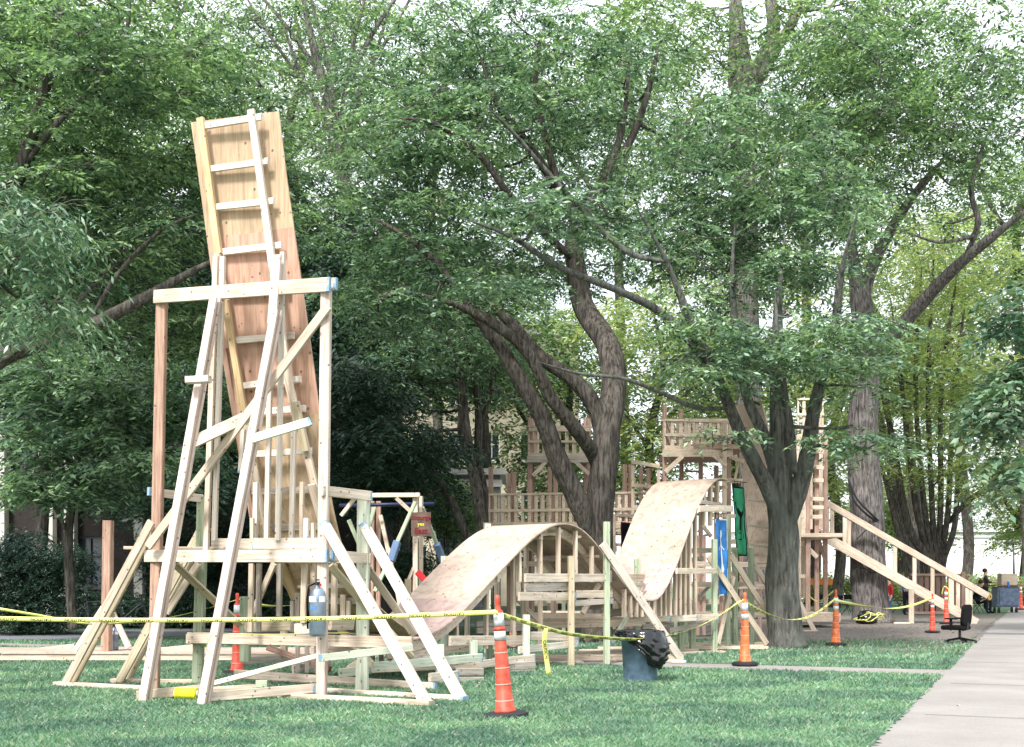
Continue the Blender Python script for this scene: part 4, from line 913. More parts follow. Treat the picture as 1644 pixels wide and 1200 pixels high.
def tree(name, label, base, limbs, crown, leaf_mat, leaf=.075, per_pad=520, bark='bark_dark', padr=1.0, group='shade trees around the lawn', seed=0, branches=True, twigr=.014, aspect=.36, droop=.45, cat='tree'):
    """limbs: [(pts[(px,py,d)], r0px, r1px)]; crown: [(px,py,rx,ry,d,rd,npads)]"""
    rs = np.random.RandomState(seed+100)
    if 'dark' not in leaf_mat and 'magnolia' not in leaf_mat: padr *= .74; per_pad *= .66; crown = [q[:6]+(int(q[6]*.92),) for q in crown]; droop *= .55
    root = thing(name, label, cat, base, group); b = np.array(base)
    parts = []; nodes = []
    for li, (pts, r0, r1) in enumerate(limbs):
        w_ = [P(*p) for p in pts]; n = len(w_)
        rad = [(r0+(r1-r0)*(i/(n-1))**(1.7 if li == 0 else 1))*pts[i][2]*K for i in range(n)]
        sp, rr = smoothpath(w_, rad, 7)
        if li: rr[:7] = [r*(.5+.5*i/7) for i, r in enumerate(rr[:7])]
        k_ = max(3, len(rr)//5); rr[-k_:] = [r*(1-.75*(i+1)/k_) for i, r in enumerate(rr[-k_:])]
        if li == 0: rr = [r*(1+.24*max(0, 1-(p.z)/(.45))**2) for p, r in zip(sp, rr)]
        parts.append(sweep([p-Vector(base) for p in sp], rr, 18 if rr[0] > .12 else 10, .05, seed+li))
        for p, r in list(zip(sp, rr))[len(sp)//4:]: nodes.append((p.x, p.y, p.z, r))
    pads = []
    for (px, py, rx, ry, d, rd, npad) in crown:
        k = 0
        while k < npad:
            q = rs.uniform(-1, 1, 3)
            if q.dot(q) > 1: continue
            dd = d+q[1]*rd; c = P(px+q[0]*rx, py+q[2]*ry, dd)
            if c.z < .6: k += 1; continue
            r = padr*rs.uniform(.55, 1.35); pads.append((c.x, c.y, c.z, r, r*rs.uniform(.04, .11))); k += 1
    pads = np.array(pads)
    V = leaves_mesh(pads, rs, leaf*1.6, per_pad*.62, droop=droop, aspect=aspect); NL[0] += len(V)//4
    V -= b
    me = quads_mesh(V); link('crown', me, leaf_mat, root)
    if branches and nodes:
        N = np.array(nodes)
        order = np.argsort([np.min(np.sum((N[:, :3]-p[:3])**2, 1)) for p in pads])
        pool = [tuple(x) for x in nodes]
        arr = np.array(pool)
        for oi in order:
            p = pads[oi]; dist = np.sqrt(np.sum((arr[:, :3]-p[:3])**2, 1))+np.where(arr[:, 2] > p[2]+.2, 1.5, 0)
            j = int(np.argmin(dist)); a = Vector(arr[j, :3]); e = Vector((p[0], p[1], p[2]-.05)); L = (e-a).length
            if L < .3: continue
            r0 = min(arr[j, 3]*.8, .022+.02*L); r1 = max(.008, r0*.35)
            mid = (a+e)/2+Vector((rs.randn()*.1*L, rs.randn()*.1*L, -.06*L+rs.randn()*.05*L)); 
            sp, rr = smoothpath([a, mid, e], [r0, (r0+r1)/2, r1], 4)
            parts.append(sweep([q-Vector(base) for q in sp], rr, 5))
            arr = np.vstack([arr]+[np.array([[q.x, q.y, q.z, r]]) for q, r in list(zip(sp, rr))[3::2]])
            for s_ in range(3):       # twigs fanning through the pad
                an = rs.rand()*6.28; t = e+Vector((math.cos(an)*p[3]*.8, math.sin(an)*p[3]*.8, rs.uniform(-.1, .25)*p[3]))
                parts.append(sweep([sp[-3]-Vector(base), (sp[-1].lerp(t, .5)+Vector((0, 0, .05)))-Vector(base), t-Vector(base)], [r1, r1*.8, .005], 4, caps=False))
    V, F = merge(parts); link('trunk', mesh(V, F, True), bark, root)
    return root
G = 'shade trees around the lawn'
# forked tree behind the lower hump
tree('shade_tree', 'large dark-barked tree forking low, limbs leaning left behind the lower hump', P(958, 1031, 26),
     [([(958, 1031, 26), (960, 930, 26), (962, 830, 26), (968, 760, 26), (975, 690, 26), (986, 620, 26.2), (975, 555, 26.5), (938, 495, 27), (925, 430, 27), (922, 385, 27), (945, 335, 27), (975, 280, 27), (1000, 200, 27), (1010, 100, 27)], 24, 6),
      ([(955, 880, 25.9), (930, 810, 25.7), (895, 735, 25.5), (870, 670, 25.2), (835, 610, 25), (805, 560, 25), (770, 515, 25), (735, 470, 25)], 19, 8),
      ([(966, 800, 26.2), (958, 740, 26), (925, 690, 25.4), (885, 640, 25), (850, 570, 24.7), (800, 525, 24.5), (745, 495, 24.3), (700, 480, 24)], 13, 7),
      ([(968, 720, 26), (955, 655, 26), (920, 610, 26), (870, 575, 26), (825, 525, 26), (780, 480, 26), (720, 450, 26)], 16, 6),
      ([(922, 390, 27), (915, 330, 27), (880, 280, 27), (840, 220, 26.5), (800, 170, 26), (770, 90, 26)], 9, 4),
      ([(925, 420, 27), (870, 370, 26), (815, 310, 25), (770, 250, 24.5), (700, 200, 24), (640, 190, 23)], 8, 3),
      ([(940, 340, 27), (900, 300, 27), (870, 200, 27), (860, 110, 27), (880, 20, 27)], 8, 3),
      ([(975, 285, 27), (1010, 230, 27), (1040, 150, 27), (1060, 60, 27)], 8, 3),
      ([(735, 470, 25), (700, 420, 25), (650, 380, 25), (600, 350, 25)], 8, 3), ([(700, 480, 24), (640, 470, 24), (600, 490, 24)], 6, 3)],
     [(820, 110, 270, 130, 27, 3.5, 110), (960, 250, 190, 130, 30, 3, 60), (700, 330, 170, 110, 26.5, 2.5, 60), (640, 470, 150, 70, 26, 2.5, 44), (920, 420, 120, 50, 29.5, 1.5, 16), (700, 190, 140, 80, 25, 2, 32), (800, 440, 90, 30, 24, 1, 8)],
     'leaf_cool', .085, 560, seed=1, padr=.95)
# mossy tree in front of the fort
tree('shade_tree', 'mossy grey-green tree splitting into five upright limbs in front of the fort', P(1262, 1038, 23.6),
     [([(1262, 1041, 23.6), (1258, 985, 23.6), (1256, 930, 23.6), (1258, 870, 23.6), (1253, 800, 23.6), (1252, 740, 23.6), (1252, 660, 23.6), (1248, 580, 23.6), (1250, 480, 23.6), (1260, 380, 23.6)], 28, 4),
      ([(1250, 850, 23.5), (1238, 795, 23.4), (1213, 745, 23.2), (1190, 700, 23), (1172, 655, 22.8), (1150, 600, 22.5), (1110, 520, 22), (1070, 420, 21.5), (1020, 330, 21)], 15, 4),
      ([(1250, 800, 23.5), (1240, 740, 23.8), (1222, 690, 24), (1200, 640, 24), (1185, 560, 24), (1175, 460, 24), (1180, 360, 24)], 12, 4),
      ([(1262, 860, 23.5), (1282, 790, 23.4), (1296, 730, 23.3), (1305, 670, 23.2), (1318, 610, 23), (1340, 530, 23), (1352, 430, 22.5), (1380, 330, 22)], 17, 4),
      ([(1276, 760, 23.1), (1270, 700, 22.9), (1262, 650, 22.8), (1246, 600, 22.6), (1247, 540, 22.5), (1245, 470, 22.5)], 8, 4),
      ([(1172, 655, 22.8), (1120, 655, 22), (1060, 630, 21.5), (1000, 608, 21), (930, 600, 20.5), (860, 580, 20)], 4.5, 2),
      ([(1150, 600, 22.5), (1070, 510, 22), (1000, 470, 21.5), (900, 430, 21), (820, 380, 20.5), (740, 350, 20)], 8, 3),
      ([(1070, 420, 21.5), (1000, 400, 21.5), (900, 300, 21), (830, 220, 20.5), (780, 170, 20)], 6, 2)],
     [(1190, 580, 110, 50, 22.5, 2, 20), (1340, 550, 90, 80, 22.5, 2, 26), (1150, 420, 150, 100, 25, 2.5, 46), (1290, 370, 130, 110, 25, 2.5, 44), (1230, 555, 130, 45, 21.5, 1, 12), (1120, 520, 60, 30, 21.5, 1, 8),
      (1165, 690, 45, 9, 20.8, .5, 3), (1380, 690, 50, 30, 22, 1, 6), (1200, 250, 190, 110, 25.5, 2.5, 56), (900, 330, 120, 60, 20.5, 1, 13)],
     'leaf_cool', .085, 520, 'bark_mossy', seed=2, padr=.75)
# thick grey trunk further back
tree('shade_tree', 'tall thick pale-grey trunk wound with dark rope beside the staircase', P(1398, 1000, 39.6),
     [([(1400, 1002, 39.6), (1396, 950, 39.6), (1393, 880, 39.6), (1390, 800, 39.6), (1385, 720, 39.6), (1388, 640, 39.6), (1392, 560, 39.6), (1385, 500, 39.6), (1372, 430, 39.6), (1360, 330, 39.6)], 29, 12),
      ([(1396, 620, 39.5), (1420, 560, 39.2), (1450, 520, 38.5), (1500, 465, 37.5), (1545, 420, 36.5), (1600, 375, 35.5), (1660, 330, 34.5)], 14, 6.5),
      ([(1385, 500, 39.6), (1400, 430, 39.5), (1430, 370, 39), (1470, 310, 38), (1520, 250, 37.5)], 12, 5), ([(1545, 420, 36.5), (1570, 360, 36), (1560, 300, 36), (1590, 200, 36)], 6, 3)],
     [(1420, 250, 150, 150, 38, 5, 62), (1550, 150, 130, 130, 36, 4, 38), (1330, 150, 150, 130, 39, 4, 50), (1500, 60, 200, 80, 37, 4, 40)], 'leaf_olive', .12, 560, 'bark_grey', seed=3, padr=1.6)
# upper trunk with paired forks
tree('shade_tree', 'tall pale trunk forking high above the lookout box, top in leaves', P(1215, 990, 44),
     [([(1215, 990, 44), (1210, 850, 44), (1205, 700, 44), (1198, 500, 44), (1195, 300, 44), (1192, 160, 44), (1186, 80, 44), (1178, -30, 44)], 20, 22), ([(1200, 160, 43.8), (1222, 100, 43.5), (1240, 60, 43.3), (1240, 20, 43), (1228, -40, 43)], 13, 9),
      ([(1210, 150, 43.5), (1240, 90, 43), (1275, 30, 42.5), (1300, -30, 42)], 10, 7)],
     [(1060, 60, 140, 90, 42, 4, 34), (1330, 40, 160, 70, 42, 4, 34), (1100, 250, 120, 100, 45, 3, 28), (1300, 260, 120, 100, 46, 3, 26)], 'leaf_mid', .13, 520, 'bark_grey', seed=4, padr=1.7)
# many-stemmed tree right
st = []
for i, (xb, xt, yt, x2, y2) in enumerate([(1493, 1432, 700, 1400, 560), (1497, 1450, 640, 1430, 480), (1500, 1470, 620, 1480, 430), (1504, 1490, 620, 1500, 400), (1508, 1512, 620, 1540, 420), (1512, 1530, 650, 1550, 480), (1516, 1545, 700, 1590, 540), (1490, 1418, 760, 1380, 660)]):
    st.append(([(xb, 985, 52), (xb-2, 905, 52), (xb*.42+xt*.58, (905+yt)/2+40, 52-i*.1), (xt, yt, 52), (x2, y2, 52)], 6 if i else 8, 3))
st.append(([(1512, 850, 52), (1560, 800, 51), (1600, 780, 50), (1650, 765, 49)], 6, 2))
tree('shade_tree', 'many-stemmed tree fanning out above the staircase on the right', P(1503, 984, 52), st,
     [(1480, 500, 110, 110, 52, 5, 55), (1560, 600, 80, 90, 50, 3, 34), (1430, 620, 70, 90, 53, 3, 24), (1500, 730, 110, 50, 51, 4, 22), (1590, 740, 60, 50, 48, 3, 16), (1530, 400, 110, 80, 52, 4, 30)], 'leaf_sunlit', .15, 400, 'bark_dark', seed=5, padr=1.7)
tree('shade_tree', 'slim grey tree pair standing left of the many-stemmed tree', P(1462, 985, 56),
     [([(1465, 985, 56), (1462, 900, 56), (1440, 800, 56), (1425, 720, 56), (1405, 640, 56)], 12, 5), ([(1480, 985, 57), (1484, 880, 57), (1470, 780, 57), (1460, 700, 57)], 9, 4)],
     [(1440, 600, 70, 70, 58, 4, 24), (1350, 700, 60, 60, 58, 4, 18), (1370, 600, 60, 60, 58, 4, 16)], 'leaf_sunlit', .16, 420, 'bark_grey', seed=6, padr=1.7)
# middle left pair of stems
tree('shade_tree', 'slim dark tree with two close upright stems left of the forked tree', P(786, 1010, 34),
     [([(790, 1010, 34), (782, 900, 34), (768, 800, 34), (752, 720, 34), (742, 640, 34), (736, 580, 34), (700, 530, 34), (660, 500, 34)], 10, 4), ([(800, 1010, 34.6), (790, 900, 34.6), (778, 800, 34.6), (768, 740, 34.6), (768, 660, 34.6), (758, 590, 34.6), (740, 520, 34.6)], 10, 4),
      ([(778, 790, 34.5), (752, 740, 34.4), (738, 690, 34.3), (745, 620, 34.2)], 6, 3), ([(768, 690, 34.6), (785, 640, 34.6), (790, 590, 34.6)], 5, 3)],
     [(700, 560, 100, 60, 34, 3, 30), (800, 580, 50, 60, 35, 2, 14), (760, 420, 120, 80, 34, 3, 34), (620, 620, 70, 70, 34, 3, 24)], 'leaf_cool', .11, 480, 'bark_dark', seed=7, padr=1.2)
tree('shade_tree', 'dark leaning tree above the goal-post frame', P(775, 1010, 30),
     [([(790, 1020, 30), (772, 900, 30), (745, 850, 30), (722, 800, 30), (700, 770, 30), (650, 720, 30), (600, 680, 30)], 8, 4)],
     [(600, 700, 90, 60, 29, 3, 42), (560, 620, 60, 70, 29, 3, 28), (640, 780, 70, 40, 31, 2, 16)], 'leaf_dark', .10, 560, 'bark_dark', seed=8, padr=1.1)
# left side
tree('shade_tree', 'small dark-leaved tree at the left edge in front of the brick house', P(116, 1010, 26),
     [([(118, 1012, 26), (112, 930, 26), (110, 860, 26), (116, 790, 26), (108, 720, 26), (95, 640, 26)], 8, 4), ([(110, 860, 26), (80, 800, 25.5), (40, 760, 25)], 5, 2.5), ([(116, 790, 26), (170, 730, 25.5), (220, 690, 25)], 5, 2.5)],
     [(90, 660, 120, 80, 25.5, 2, 40), (220, 700, 90, 70, 25, 2, 34), (60, 770, 80, 40, 25, 1.5, 18), (160, 600, 140, 60, 25.5, 2, 26), (330, 640, 70, 90, 27, 2, 30), (40, 560, 80, 60, 25, 2, 16), (170, 770, 70, 30, 25, 1.2, 10)], 'leaf_cool', .10, 540, 'bark_dark', seed=9, padr=.85)
tree('shade_tree', 'big tree left of the tall tower whose long dark limbs rise to the right', P(-150, 1060, 19.8),
     [([(-150, 1062, 19.8), (-140, 900, 19.8), (-120, 760, 19.8), (-60, 630, 19.6), (0, 575, 19.4), (70, 548, 19.3), (140, 525, 19.2), (230, 480, 19.2), (330, 425, 19.2), (420, 390, 19.2)], 20, 3),
      ([(-120, 760, 19.8), (-70, 500, 19.6), (0, 330, 19.4), (30, 280, 19.3), (55, 200, 19.2), (80, 110, 19.2), (95, 40, 19.2), (110, -40, 19.2)], 18, 5),
      ([(30, 280, 19.3), (90, 200, 19), (150, 140, 19), (200, 60, 19), (210, -20, 19)], 6, 2.5), ([(140, 525, 19.2), (190, 440, 19), (260, 370, 19), (330, 340, 19)], 5, 2), ([(70, 548, 19.3), (140, 470, 19.6), (210, 410, 19.9), (290, 380, 20)], 4, 2),
      ([(55, 200, 19.2), (150, 160, 20), (260, 150, 21), (340, 200, 21.5)], 4, 2)],
     [(120, 80, 230, 160, 20, 2.5, 115), (170, 330, 200, 110, 21, 2.5, 78), (330, 170, 130, 130, 22.5, 2, 50), (420, 330, 110, 90, 22.5, 2, 36), (60, 460, 130, 70, 20.5, 2, 30), (280, 500, 150, 70, 22.5, 2, 44), (60, 260, 110, 70, 19.5, 1.5, 20)],
     'leaf_olive', .075, 620, 'bark_dark', seed=10, padr=.78)
tree('shade_tree', 'tree of drooping narrow bluish leaves hanging in at the left edge', P(-90, 1130, 13.8),
     [([(-90, 1130, 13.8), (-85, 900, 13.8), (-70, 700, 13.8), (-50, 560, 13.8), (-10, 460, 13.8), (40, 400, 13.8)], 18, 3), ([(-70, 700, 13.8), (-20, 600, 13.8), (40, 560, 13.8)], 5, 2)],
     [(20, 350, 90, 55, 13.8, 1, 15), (40, 480, 90, 30, 13.8, 1, 12), (0, 290, 40, 40, 13.8, .8, 4), (60, 430, 60, 20, 13.8, .6, 5)], 'leaf_magnolia', .075, 260, 'bark_dark', seed=11, padr=.45, droop=1.1, aspect=.24)
tree('shade_tree', 'tall sparse tree with fine bare-looking twigs against the sky above the tower', P(560, 990, 44),
     [([(560, 990, 44), (565, 700, 44), (570, 400, 44), (545, 260, 44), (530, 180, 44), (500, 60, 44), (480, -30, 44)], 14, 4)]+
     [([(545, 260-i*12, 44), (545+sx*.4, 190-i*18, 44), (545+sx, 100-i*20, 44), (545+sx*1.5, -10-i*10, 44)], 4.5, 1.6) for i, sx in enumerate((-70, 60, -110, 90, -40, 40, -140, 120))],
     [(520, 110, 190, 130, 44, 4, 95), (560, 240, 130, 50, 44, 3, 36), (430, 30, 180, 60, 44, 4, 40)], 'leaf_olive', .11, 260, 'bark_grey', seed=12, padr=1.4)
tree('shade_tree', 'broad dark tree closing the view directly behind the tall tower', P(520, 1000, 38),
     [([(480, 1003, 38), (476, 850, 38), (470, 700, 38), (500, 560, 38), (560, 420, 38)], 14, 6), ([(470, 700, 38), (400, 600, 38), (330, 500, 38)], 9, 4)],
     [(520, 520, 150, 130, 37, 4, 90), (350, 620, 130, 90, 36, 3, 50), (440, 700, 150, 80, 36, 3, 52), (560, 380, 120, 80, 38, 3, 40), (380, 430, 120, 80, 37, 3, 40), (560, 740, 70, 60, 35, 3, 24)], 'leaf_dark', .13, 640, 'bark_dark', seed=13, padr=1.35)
tree('magnolia', 'broad-leaved bluish-green bush-like tree reaching in from the right edge', P(1690, 1015, 32),
     [([(1700, 1013, 32), (1690, 900, 32), (1680, 750, 32), (1660, 620, 32), (1650, 500, 32)], 8, 4), ([(1680, 750, 32), (1640, 690, 31.5), (1610, 650, 31)], 4, 2)],
     [(1635, 610, 40, 110, 31, 1.2, 22), (1655, 480, 36, 50, 31, 1, 7), (1644, 740, 18, 40, 31, 1, 4), (1600, 650, 18, 30, 31, .6, 3)], 'leaf_magnolia', .16, 200, 'bark_grey', seed=14, padr=.65, aspect=.45, cat='tree')
# trees beyond; the light ones carry sunlight in their leaf colour
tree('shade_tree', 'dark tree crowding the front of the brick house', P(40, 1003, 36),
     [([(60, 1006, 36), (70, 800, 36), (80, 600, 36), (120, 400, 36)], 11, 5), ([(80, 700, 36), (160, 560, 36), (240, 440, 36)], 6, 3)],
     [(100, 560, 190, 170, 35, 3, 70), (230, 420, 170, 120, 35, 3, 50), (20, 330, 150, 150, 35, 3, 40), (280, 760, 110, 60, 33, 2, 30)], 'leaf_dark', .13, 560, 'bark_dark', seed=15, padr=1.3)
far = [(1050, 60, 600, 160, 'leaf_sunlit', 'light green tree behind the fort between the forked and mossy trees'), (1180, 64, 520, 150, 'leaf_sunlit', 'yellow-green tree behind the upper lookout box'),
       (900, 62, 640, 150, 'leaf_mid', 'mid-green tree behind the watchtower'), (1340, 66, 620, 150, 'leaf_sunlit', 'light green tree behind the thick grey trunk'), (1460, 78, 450, 160, 'leaf_sunlit', 'tall light green tree above the many stems'),
       (1545, 80, 560, 130, 'leaf_sunlit', 'yellow-green tree above the work cart'), (1640, 74, 300, 130, 'leaf_mid', 'tall tree rising behind the right edge'), (780, 58, 500, 110, 'leaf_mid', 'tree between the cream building and the forked tree'),
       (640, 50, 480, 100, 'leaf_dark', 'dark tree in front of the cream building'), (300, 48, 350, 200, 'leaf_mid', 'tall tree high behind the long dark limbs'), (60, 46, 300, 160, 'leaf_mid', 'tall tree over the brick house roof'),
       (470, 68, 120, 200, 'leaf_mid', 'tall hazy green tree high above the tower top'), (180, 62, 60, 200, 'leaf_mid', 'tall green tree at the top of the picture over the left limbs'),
       (1440, 94, 790, 66, 'leaf_sunlit', 'low far tree seen behind the many stems'), (1640, 92, 790, 66, 'leaf_sunlit', 'low far tree at the right edge above the cart'), (655, 60, 740, 60, 'leaf_mid', 'small tree in front of the cream building windows'),
       (700, 66, 180, 230, 'leaf_mid', 'tall hazy green tree high behind the leaning limbs'), (1000, 70, 200, 220, 'leaf_mid', 'tall green tree high behind the forked tree crown'), (1300, 74, 240, 200, 'leaf_sunlit', 'tall light green tree high behind the mossy tree crown')]
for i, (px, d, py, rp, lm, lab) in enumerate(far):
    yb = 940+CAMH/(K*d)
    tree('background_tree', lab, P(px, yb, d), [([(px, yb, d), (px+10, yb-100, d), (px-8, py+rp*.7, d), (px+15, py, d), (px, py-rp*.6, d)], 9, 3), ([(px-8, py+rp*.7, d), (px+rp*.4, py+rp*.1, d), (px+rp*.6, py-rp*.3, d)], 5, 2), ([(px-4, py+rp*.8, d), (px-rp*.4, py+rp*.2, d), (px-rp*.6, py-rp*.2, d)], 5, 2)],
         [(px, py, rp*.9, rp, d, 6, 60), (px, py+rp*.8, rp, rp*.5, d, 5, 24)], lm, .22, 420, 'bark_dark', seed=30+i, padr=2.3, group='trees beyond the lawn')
# shrubs and hedges
def shrub(label, px, py, rx, ry, d, n, lm, leaf=.09, seed=0, name='shrub', cat='shrub', padr=.4, per=260, group=None):
    rs = np.random.RandomState(seed+500); base = P(px, 940+CAMH/(K*d), d); root = thing(name, label, cat, base, group); pads = []
    while len(pads) < n:
        q = rs.uniform(-1, 1, 3)
        if q.dot(q) > 1: continue
        c = P(px+q[0]*rx, py+q[2]*ry, d+q[1]*rx*d*K*.6)
        if c.z < .05: c.z = .05+rs.rand()*.3
        r = padr*rs.uniform(.6, 1.4); pads.append((c.x, c.y, c.z, r, r*.5))
    V = leaves_mesh(pads, rs, leaf, per); V -= np.array(base); NL[0] += len(V)//4
    link('foliage', quads_mesh(V), lm, root); parts = []
    for p in pads[::4]: parts.append(sweep([(0, 0, 0), (Vector(p[:3])-base)*.5+Vector((0, 0, .1)), Vector(p[:3])-base], [.03, .02, .008], 5))
    V, F = merge(parts); link('stems', mesh(V, F), 'bark_dark', root); return root
shrub('dark yew-like shrub in the left corner before the brick house', 40, 930, 95, 80, 30, 140, 'leaf_dark', .08, 1, padr=.45, per=420)
for i, (px, rx) in enumerate([(170, 70), (290, 70), (410, 70)]):
    shrub(['low dark shrub before the brick wall, left of the redwood tower post', 'low dark shrub seen through the tower legs', 'low dark shrub seen between the tower studs'][i], px, 975, rx, 28, 35, 60, 'leaf_dark', .09, 2+i, padr=.5, per=320, group='low shrubs along the house')
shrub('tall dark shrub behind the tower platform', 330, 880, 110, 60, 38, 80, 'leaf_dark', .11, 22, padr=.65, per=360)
shrub('bluish bush seen under the goal-post frame', 650, 905, 45, 35, 40, 50, 'leaf_magnolia', .12, 6, padr=.5, per=260)
shrub('light green shrub at the foot of the cream building', 720, 820, 50, 60, 40, 50, 'leaf_mid', .13, 7, padr=.6, per=260)
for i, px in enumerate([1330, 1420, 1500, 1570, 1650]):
    shrub(['green hedge shrub behind the landing posts', 'green hedge shrub just right of the thick grey trunk', 'green hedge shrub behind the brown fence', 'green hedge shrub behind the standing man', 'green hedge shrub behind the work cart'][i], px, 935, 45, 14, 72, 40, 'leaf_sunlit', .2, 10+i, padr=.8, per=160, group='hedge shrubs across the far side')
print('LEAVES', NL[0])
# ------------------------------------------------------------------ buildings
def building(name, label, x0, x1, d, h, depth, wall, wins, mats, pillars=(), frame='white_paint', rz=0, roof='pale_stone', pil='pale_stone'):
    c = Vector(((x0+x1)/2, d, 0)); r = thing(name, label, 'building', c); w_ = x1-x0
    # front wall with real openings: pieces around windows
    xs = sorted(set([-w_/2, w_/2]+[v for q in wins for v in (q[0], q[1])])); zs_ = sorted(set([0, h]+[v for q in wins for v in (q[2], q[3])])); parts = []
    for a, b in zip(xs[:-1], xs[1:]):
        for e, f in zip(zs_[:-1], zs_[1:]):
            mx, mz = (a+b)/2, (e+f)/2
            if any(q[0] < mx < q[1] and q[2] < mz < q[3] for q in wins): continue
            parts.append(box(((a+b)/2, .15, (e+f)/2), (b-a, .3, f-e)))
    parts += [box((-w_/2+.15, depth/2+.3, h/2), (.3, depth, h)), box((w_/2-.15, depth/2+.3, h/2), (.3, depth, h)), box((0, depth+.3, h/2), (w_, .3, h))]
    V, F = merge(parts); link('wall', mesh(V, F), wall, r)
    V, F = merge([box((0, depth/2, h+.12), (w_+.5, depth+.9, .25)), box((0, -.08, h-.35), (w_+.2, .16, .3))]); link('roof', mesh(V, F), roof, r)
    for q in wins:
        t = .09; a, b, e, f = q[:4]
        V, F = merge([box(((a+b)/2, .12, e+t/2), (b-a, .12, t)), box(((a+b)/2, .12, f-t/2), (b-a, .12, t)), box((a+t/2, .12, (e+f)/2), (t, .12, f-e-2*t)), box((b-t/2, .12, (e+f)/2), (t, .12, f-e-2*t)),
                      box(((a+b)/2, .13, (e+f)/2), (.05, .08, f-e-2*t)), box(((a+b)/2, .14, e+(f-e)*.6), (b-a-2*t, .06, .05)), box(((a+b)/2, -.05, e-.05), (b-a+.2, .14, .1))])
        fr = link('window', mesh(V, F), frame, r); V, F = box(((a+b)/2, .2, (e+f)/2), (b-a, .02, f-e)); link('pane', mesh(V, F), 'glass', fr)
    for (a, b, e, f) in pillars:
        V, F = merge([box(((a+b)/2, -.2, (e+f)/2), (b-a, .4, f-e)), box(((a+b)/2, -.22, f-.15), (b-a+.15, .5, .3))]); link('pillar', mesh(V, F), pil, r)
    r.rotation_euler = (0, 0, rz); return r
def X(px, d): return (px-822)*d*K
d = 42
wins = []
for fl in range(4):
    for k in range(9):
        x = -10.5+k*2.6; wins.append((x-.65, x+.65, 1.2+fl*3.3, 3.0+fl*3.3))
building('brick_house', 'long dark brick house with pale window frames, both darkened for tree shade, behind the trees on the left', -30, -5, 42, 13.5, 10, 'brick', wins, None, [(.85, 1.35, 0, 9), (1.75, 2.1, 0, 9), (-1.2, -.35, 0, 9), (4.2, 4.5, 0, 9)], frame='dim_stone', pil='pale_stone')
wins = [(x-.5, x+.5, z, z+1.7) for x in (-4.4, -2.2, 0, 2.2, 4.4) for z in (2, 5.4, 8.8, 12.2)]
building('cream_building', 'cream rendered building glimpsed between the trees in the middle', X(560, 72), X(560, 72)+14, 72, 17, 10, 'cream', [(a-.5, b-.5, e, f) for a, b, e, f in wins], None)
building('stone_house', 'grey stone house corner beside the slim double-stemmed tree', X(700, 50), X(700, 50)+2.7, 50, 5.9, 4, 'ashlar', [(-.2, .6, 2.2, 3.9)], None, frame='darkmetal')
building('long_white_building', 'long low bright white building beyond the staircase on the right', X(1180, 110), X(1180, 110)+46, 110, 6.2, 8, 'white_paint', [], None, roof='white_paint')
# ------------------------------------------------------------------ brown board fence, cart, lamp, chair
FN = thing('board_fence', 'brown vertical-board fence panel behind the foot of the staircase', 'fence', P(1510, 985, 50))
for i, x in enumerate(range(1470, 1552, 9)): bp(FN, 'fence_board', x, 924+(i % 2), 50, x, 984, 50, 6.5, .03, 'brown_board', (0, -1, 0))
bp(FN, 'rail', 1462, 923, 49.93, 1550, 923, 49.93, 3.5, .05, 'fort_red', (0, -1, 0)); bp(FN, 'rail', 1464, 984, 49.93, 1552, 984, 49.93, 4, .05, 'fort_red', (0, -1, 0)); bp(FN, 'post', 1546, 918, 49.9, 1546, 985, 49.9, 6, .1, 'fort_red', (0, -1, 0))
CT = thing('work_cart', 'blue-grey tool cart on casters at the far right', 'cart', P(1614, 984, 54)); k = 54*K
V, F = merge([box((0, 0, .72), (36*k, .7, .92))]); o = link('body', mesh(V, F), 'cart_blue', CT); bevel_mod(o, .04)
V, F = box((0, 0, 1.24), (44*k, .85, .06)); link('top', mesh(V, F), 'brown_board', CT)
V, F = merge([box((0, -.37, .72), (29*k, .04, .74))]); link('door', mesh(V, F), 'cart_blue', CT)
for sx in (-1, 1):
    for sy in (-1, 1):
        V, F = sweep([(sx*14*k-.03, sy*.25, .1), (sx*14*k+.03, sy*.25, .1)], [.1, .1], 14); w_ = link('wheel', mesh(V, F), 'rubber', CT); V, F = box((sx*14*k, sy*.25, .19), (.08, .1, .12)); link('fork', mesh(V, F), 'darkmetal', CT)
BX = thing('plywood_box', 'square plywood box standing on the work cart', 'box', P(1617, 943, 54)); V, F = box((0, 0, 20*k/2), (25*k, .5, 20*k)); o = link('sides', mesh(V, F), 'fort_pine', BX); bevel_mod(o, .01); V, F = box((0, 0, 20*k+.015), (26*k, .53, .03)); link('lid', mesh(V, F), 'fort_pine', BX)
BT = thing('bottle', 'small blue bottle on the work cart in front of the plywood box', 'bottle', P(1619, 943, 53.6)); V, F = lathe([(.05, 0), (.055, .02), (.055, .18), (.02, .24), (.02, .28)], 14); link('body', mesh(V, F, True), 'cloth_blue', BT); V, F = lathe([(.024, .28), (.024, .32)], 12); link('cap', mesh(V, F), 'label_white', BT)
LP = thing('street_lamp', 'thin dark lamp post rising behind the plywood box', 'street lamp', P(1628, 960, 78)); k = 78*K
V, F = sweep([(0, 0, 0), (0, 0, 1.5), (-.05, 0, 3.55)], [.09, .07, .05], 10); link('pole', mesh(V, F, True), 'darkmetal', LP); V, F = box((-.12, 0, 3.6), (.42, .3, .09)); link('lamp_head', mesh(V, F), 'darkmetal', LP)
CH = thing('office_chair', 'black office swivel chair standing on the worn grass facing left', 'chair', GP(1545, 1033)); d = CH.location.y; k = d*K
def chp(name, V, F, m_, bev=0, smooth=False):
    o = link(name, mesh(V, F, smooth), m_, CH)
    if bev: bevel_mod(o, bev, 3)
    return o
V = []; F = []; nn = 14                                   # rounded back
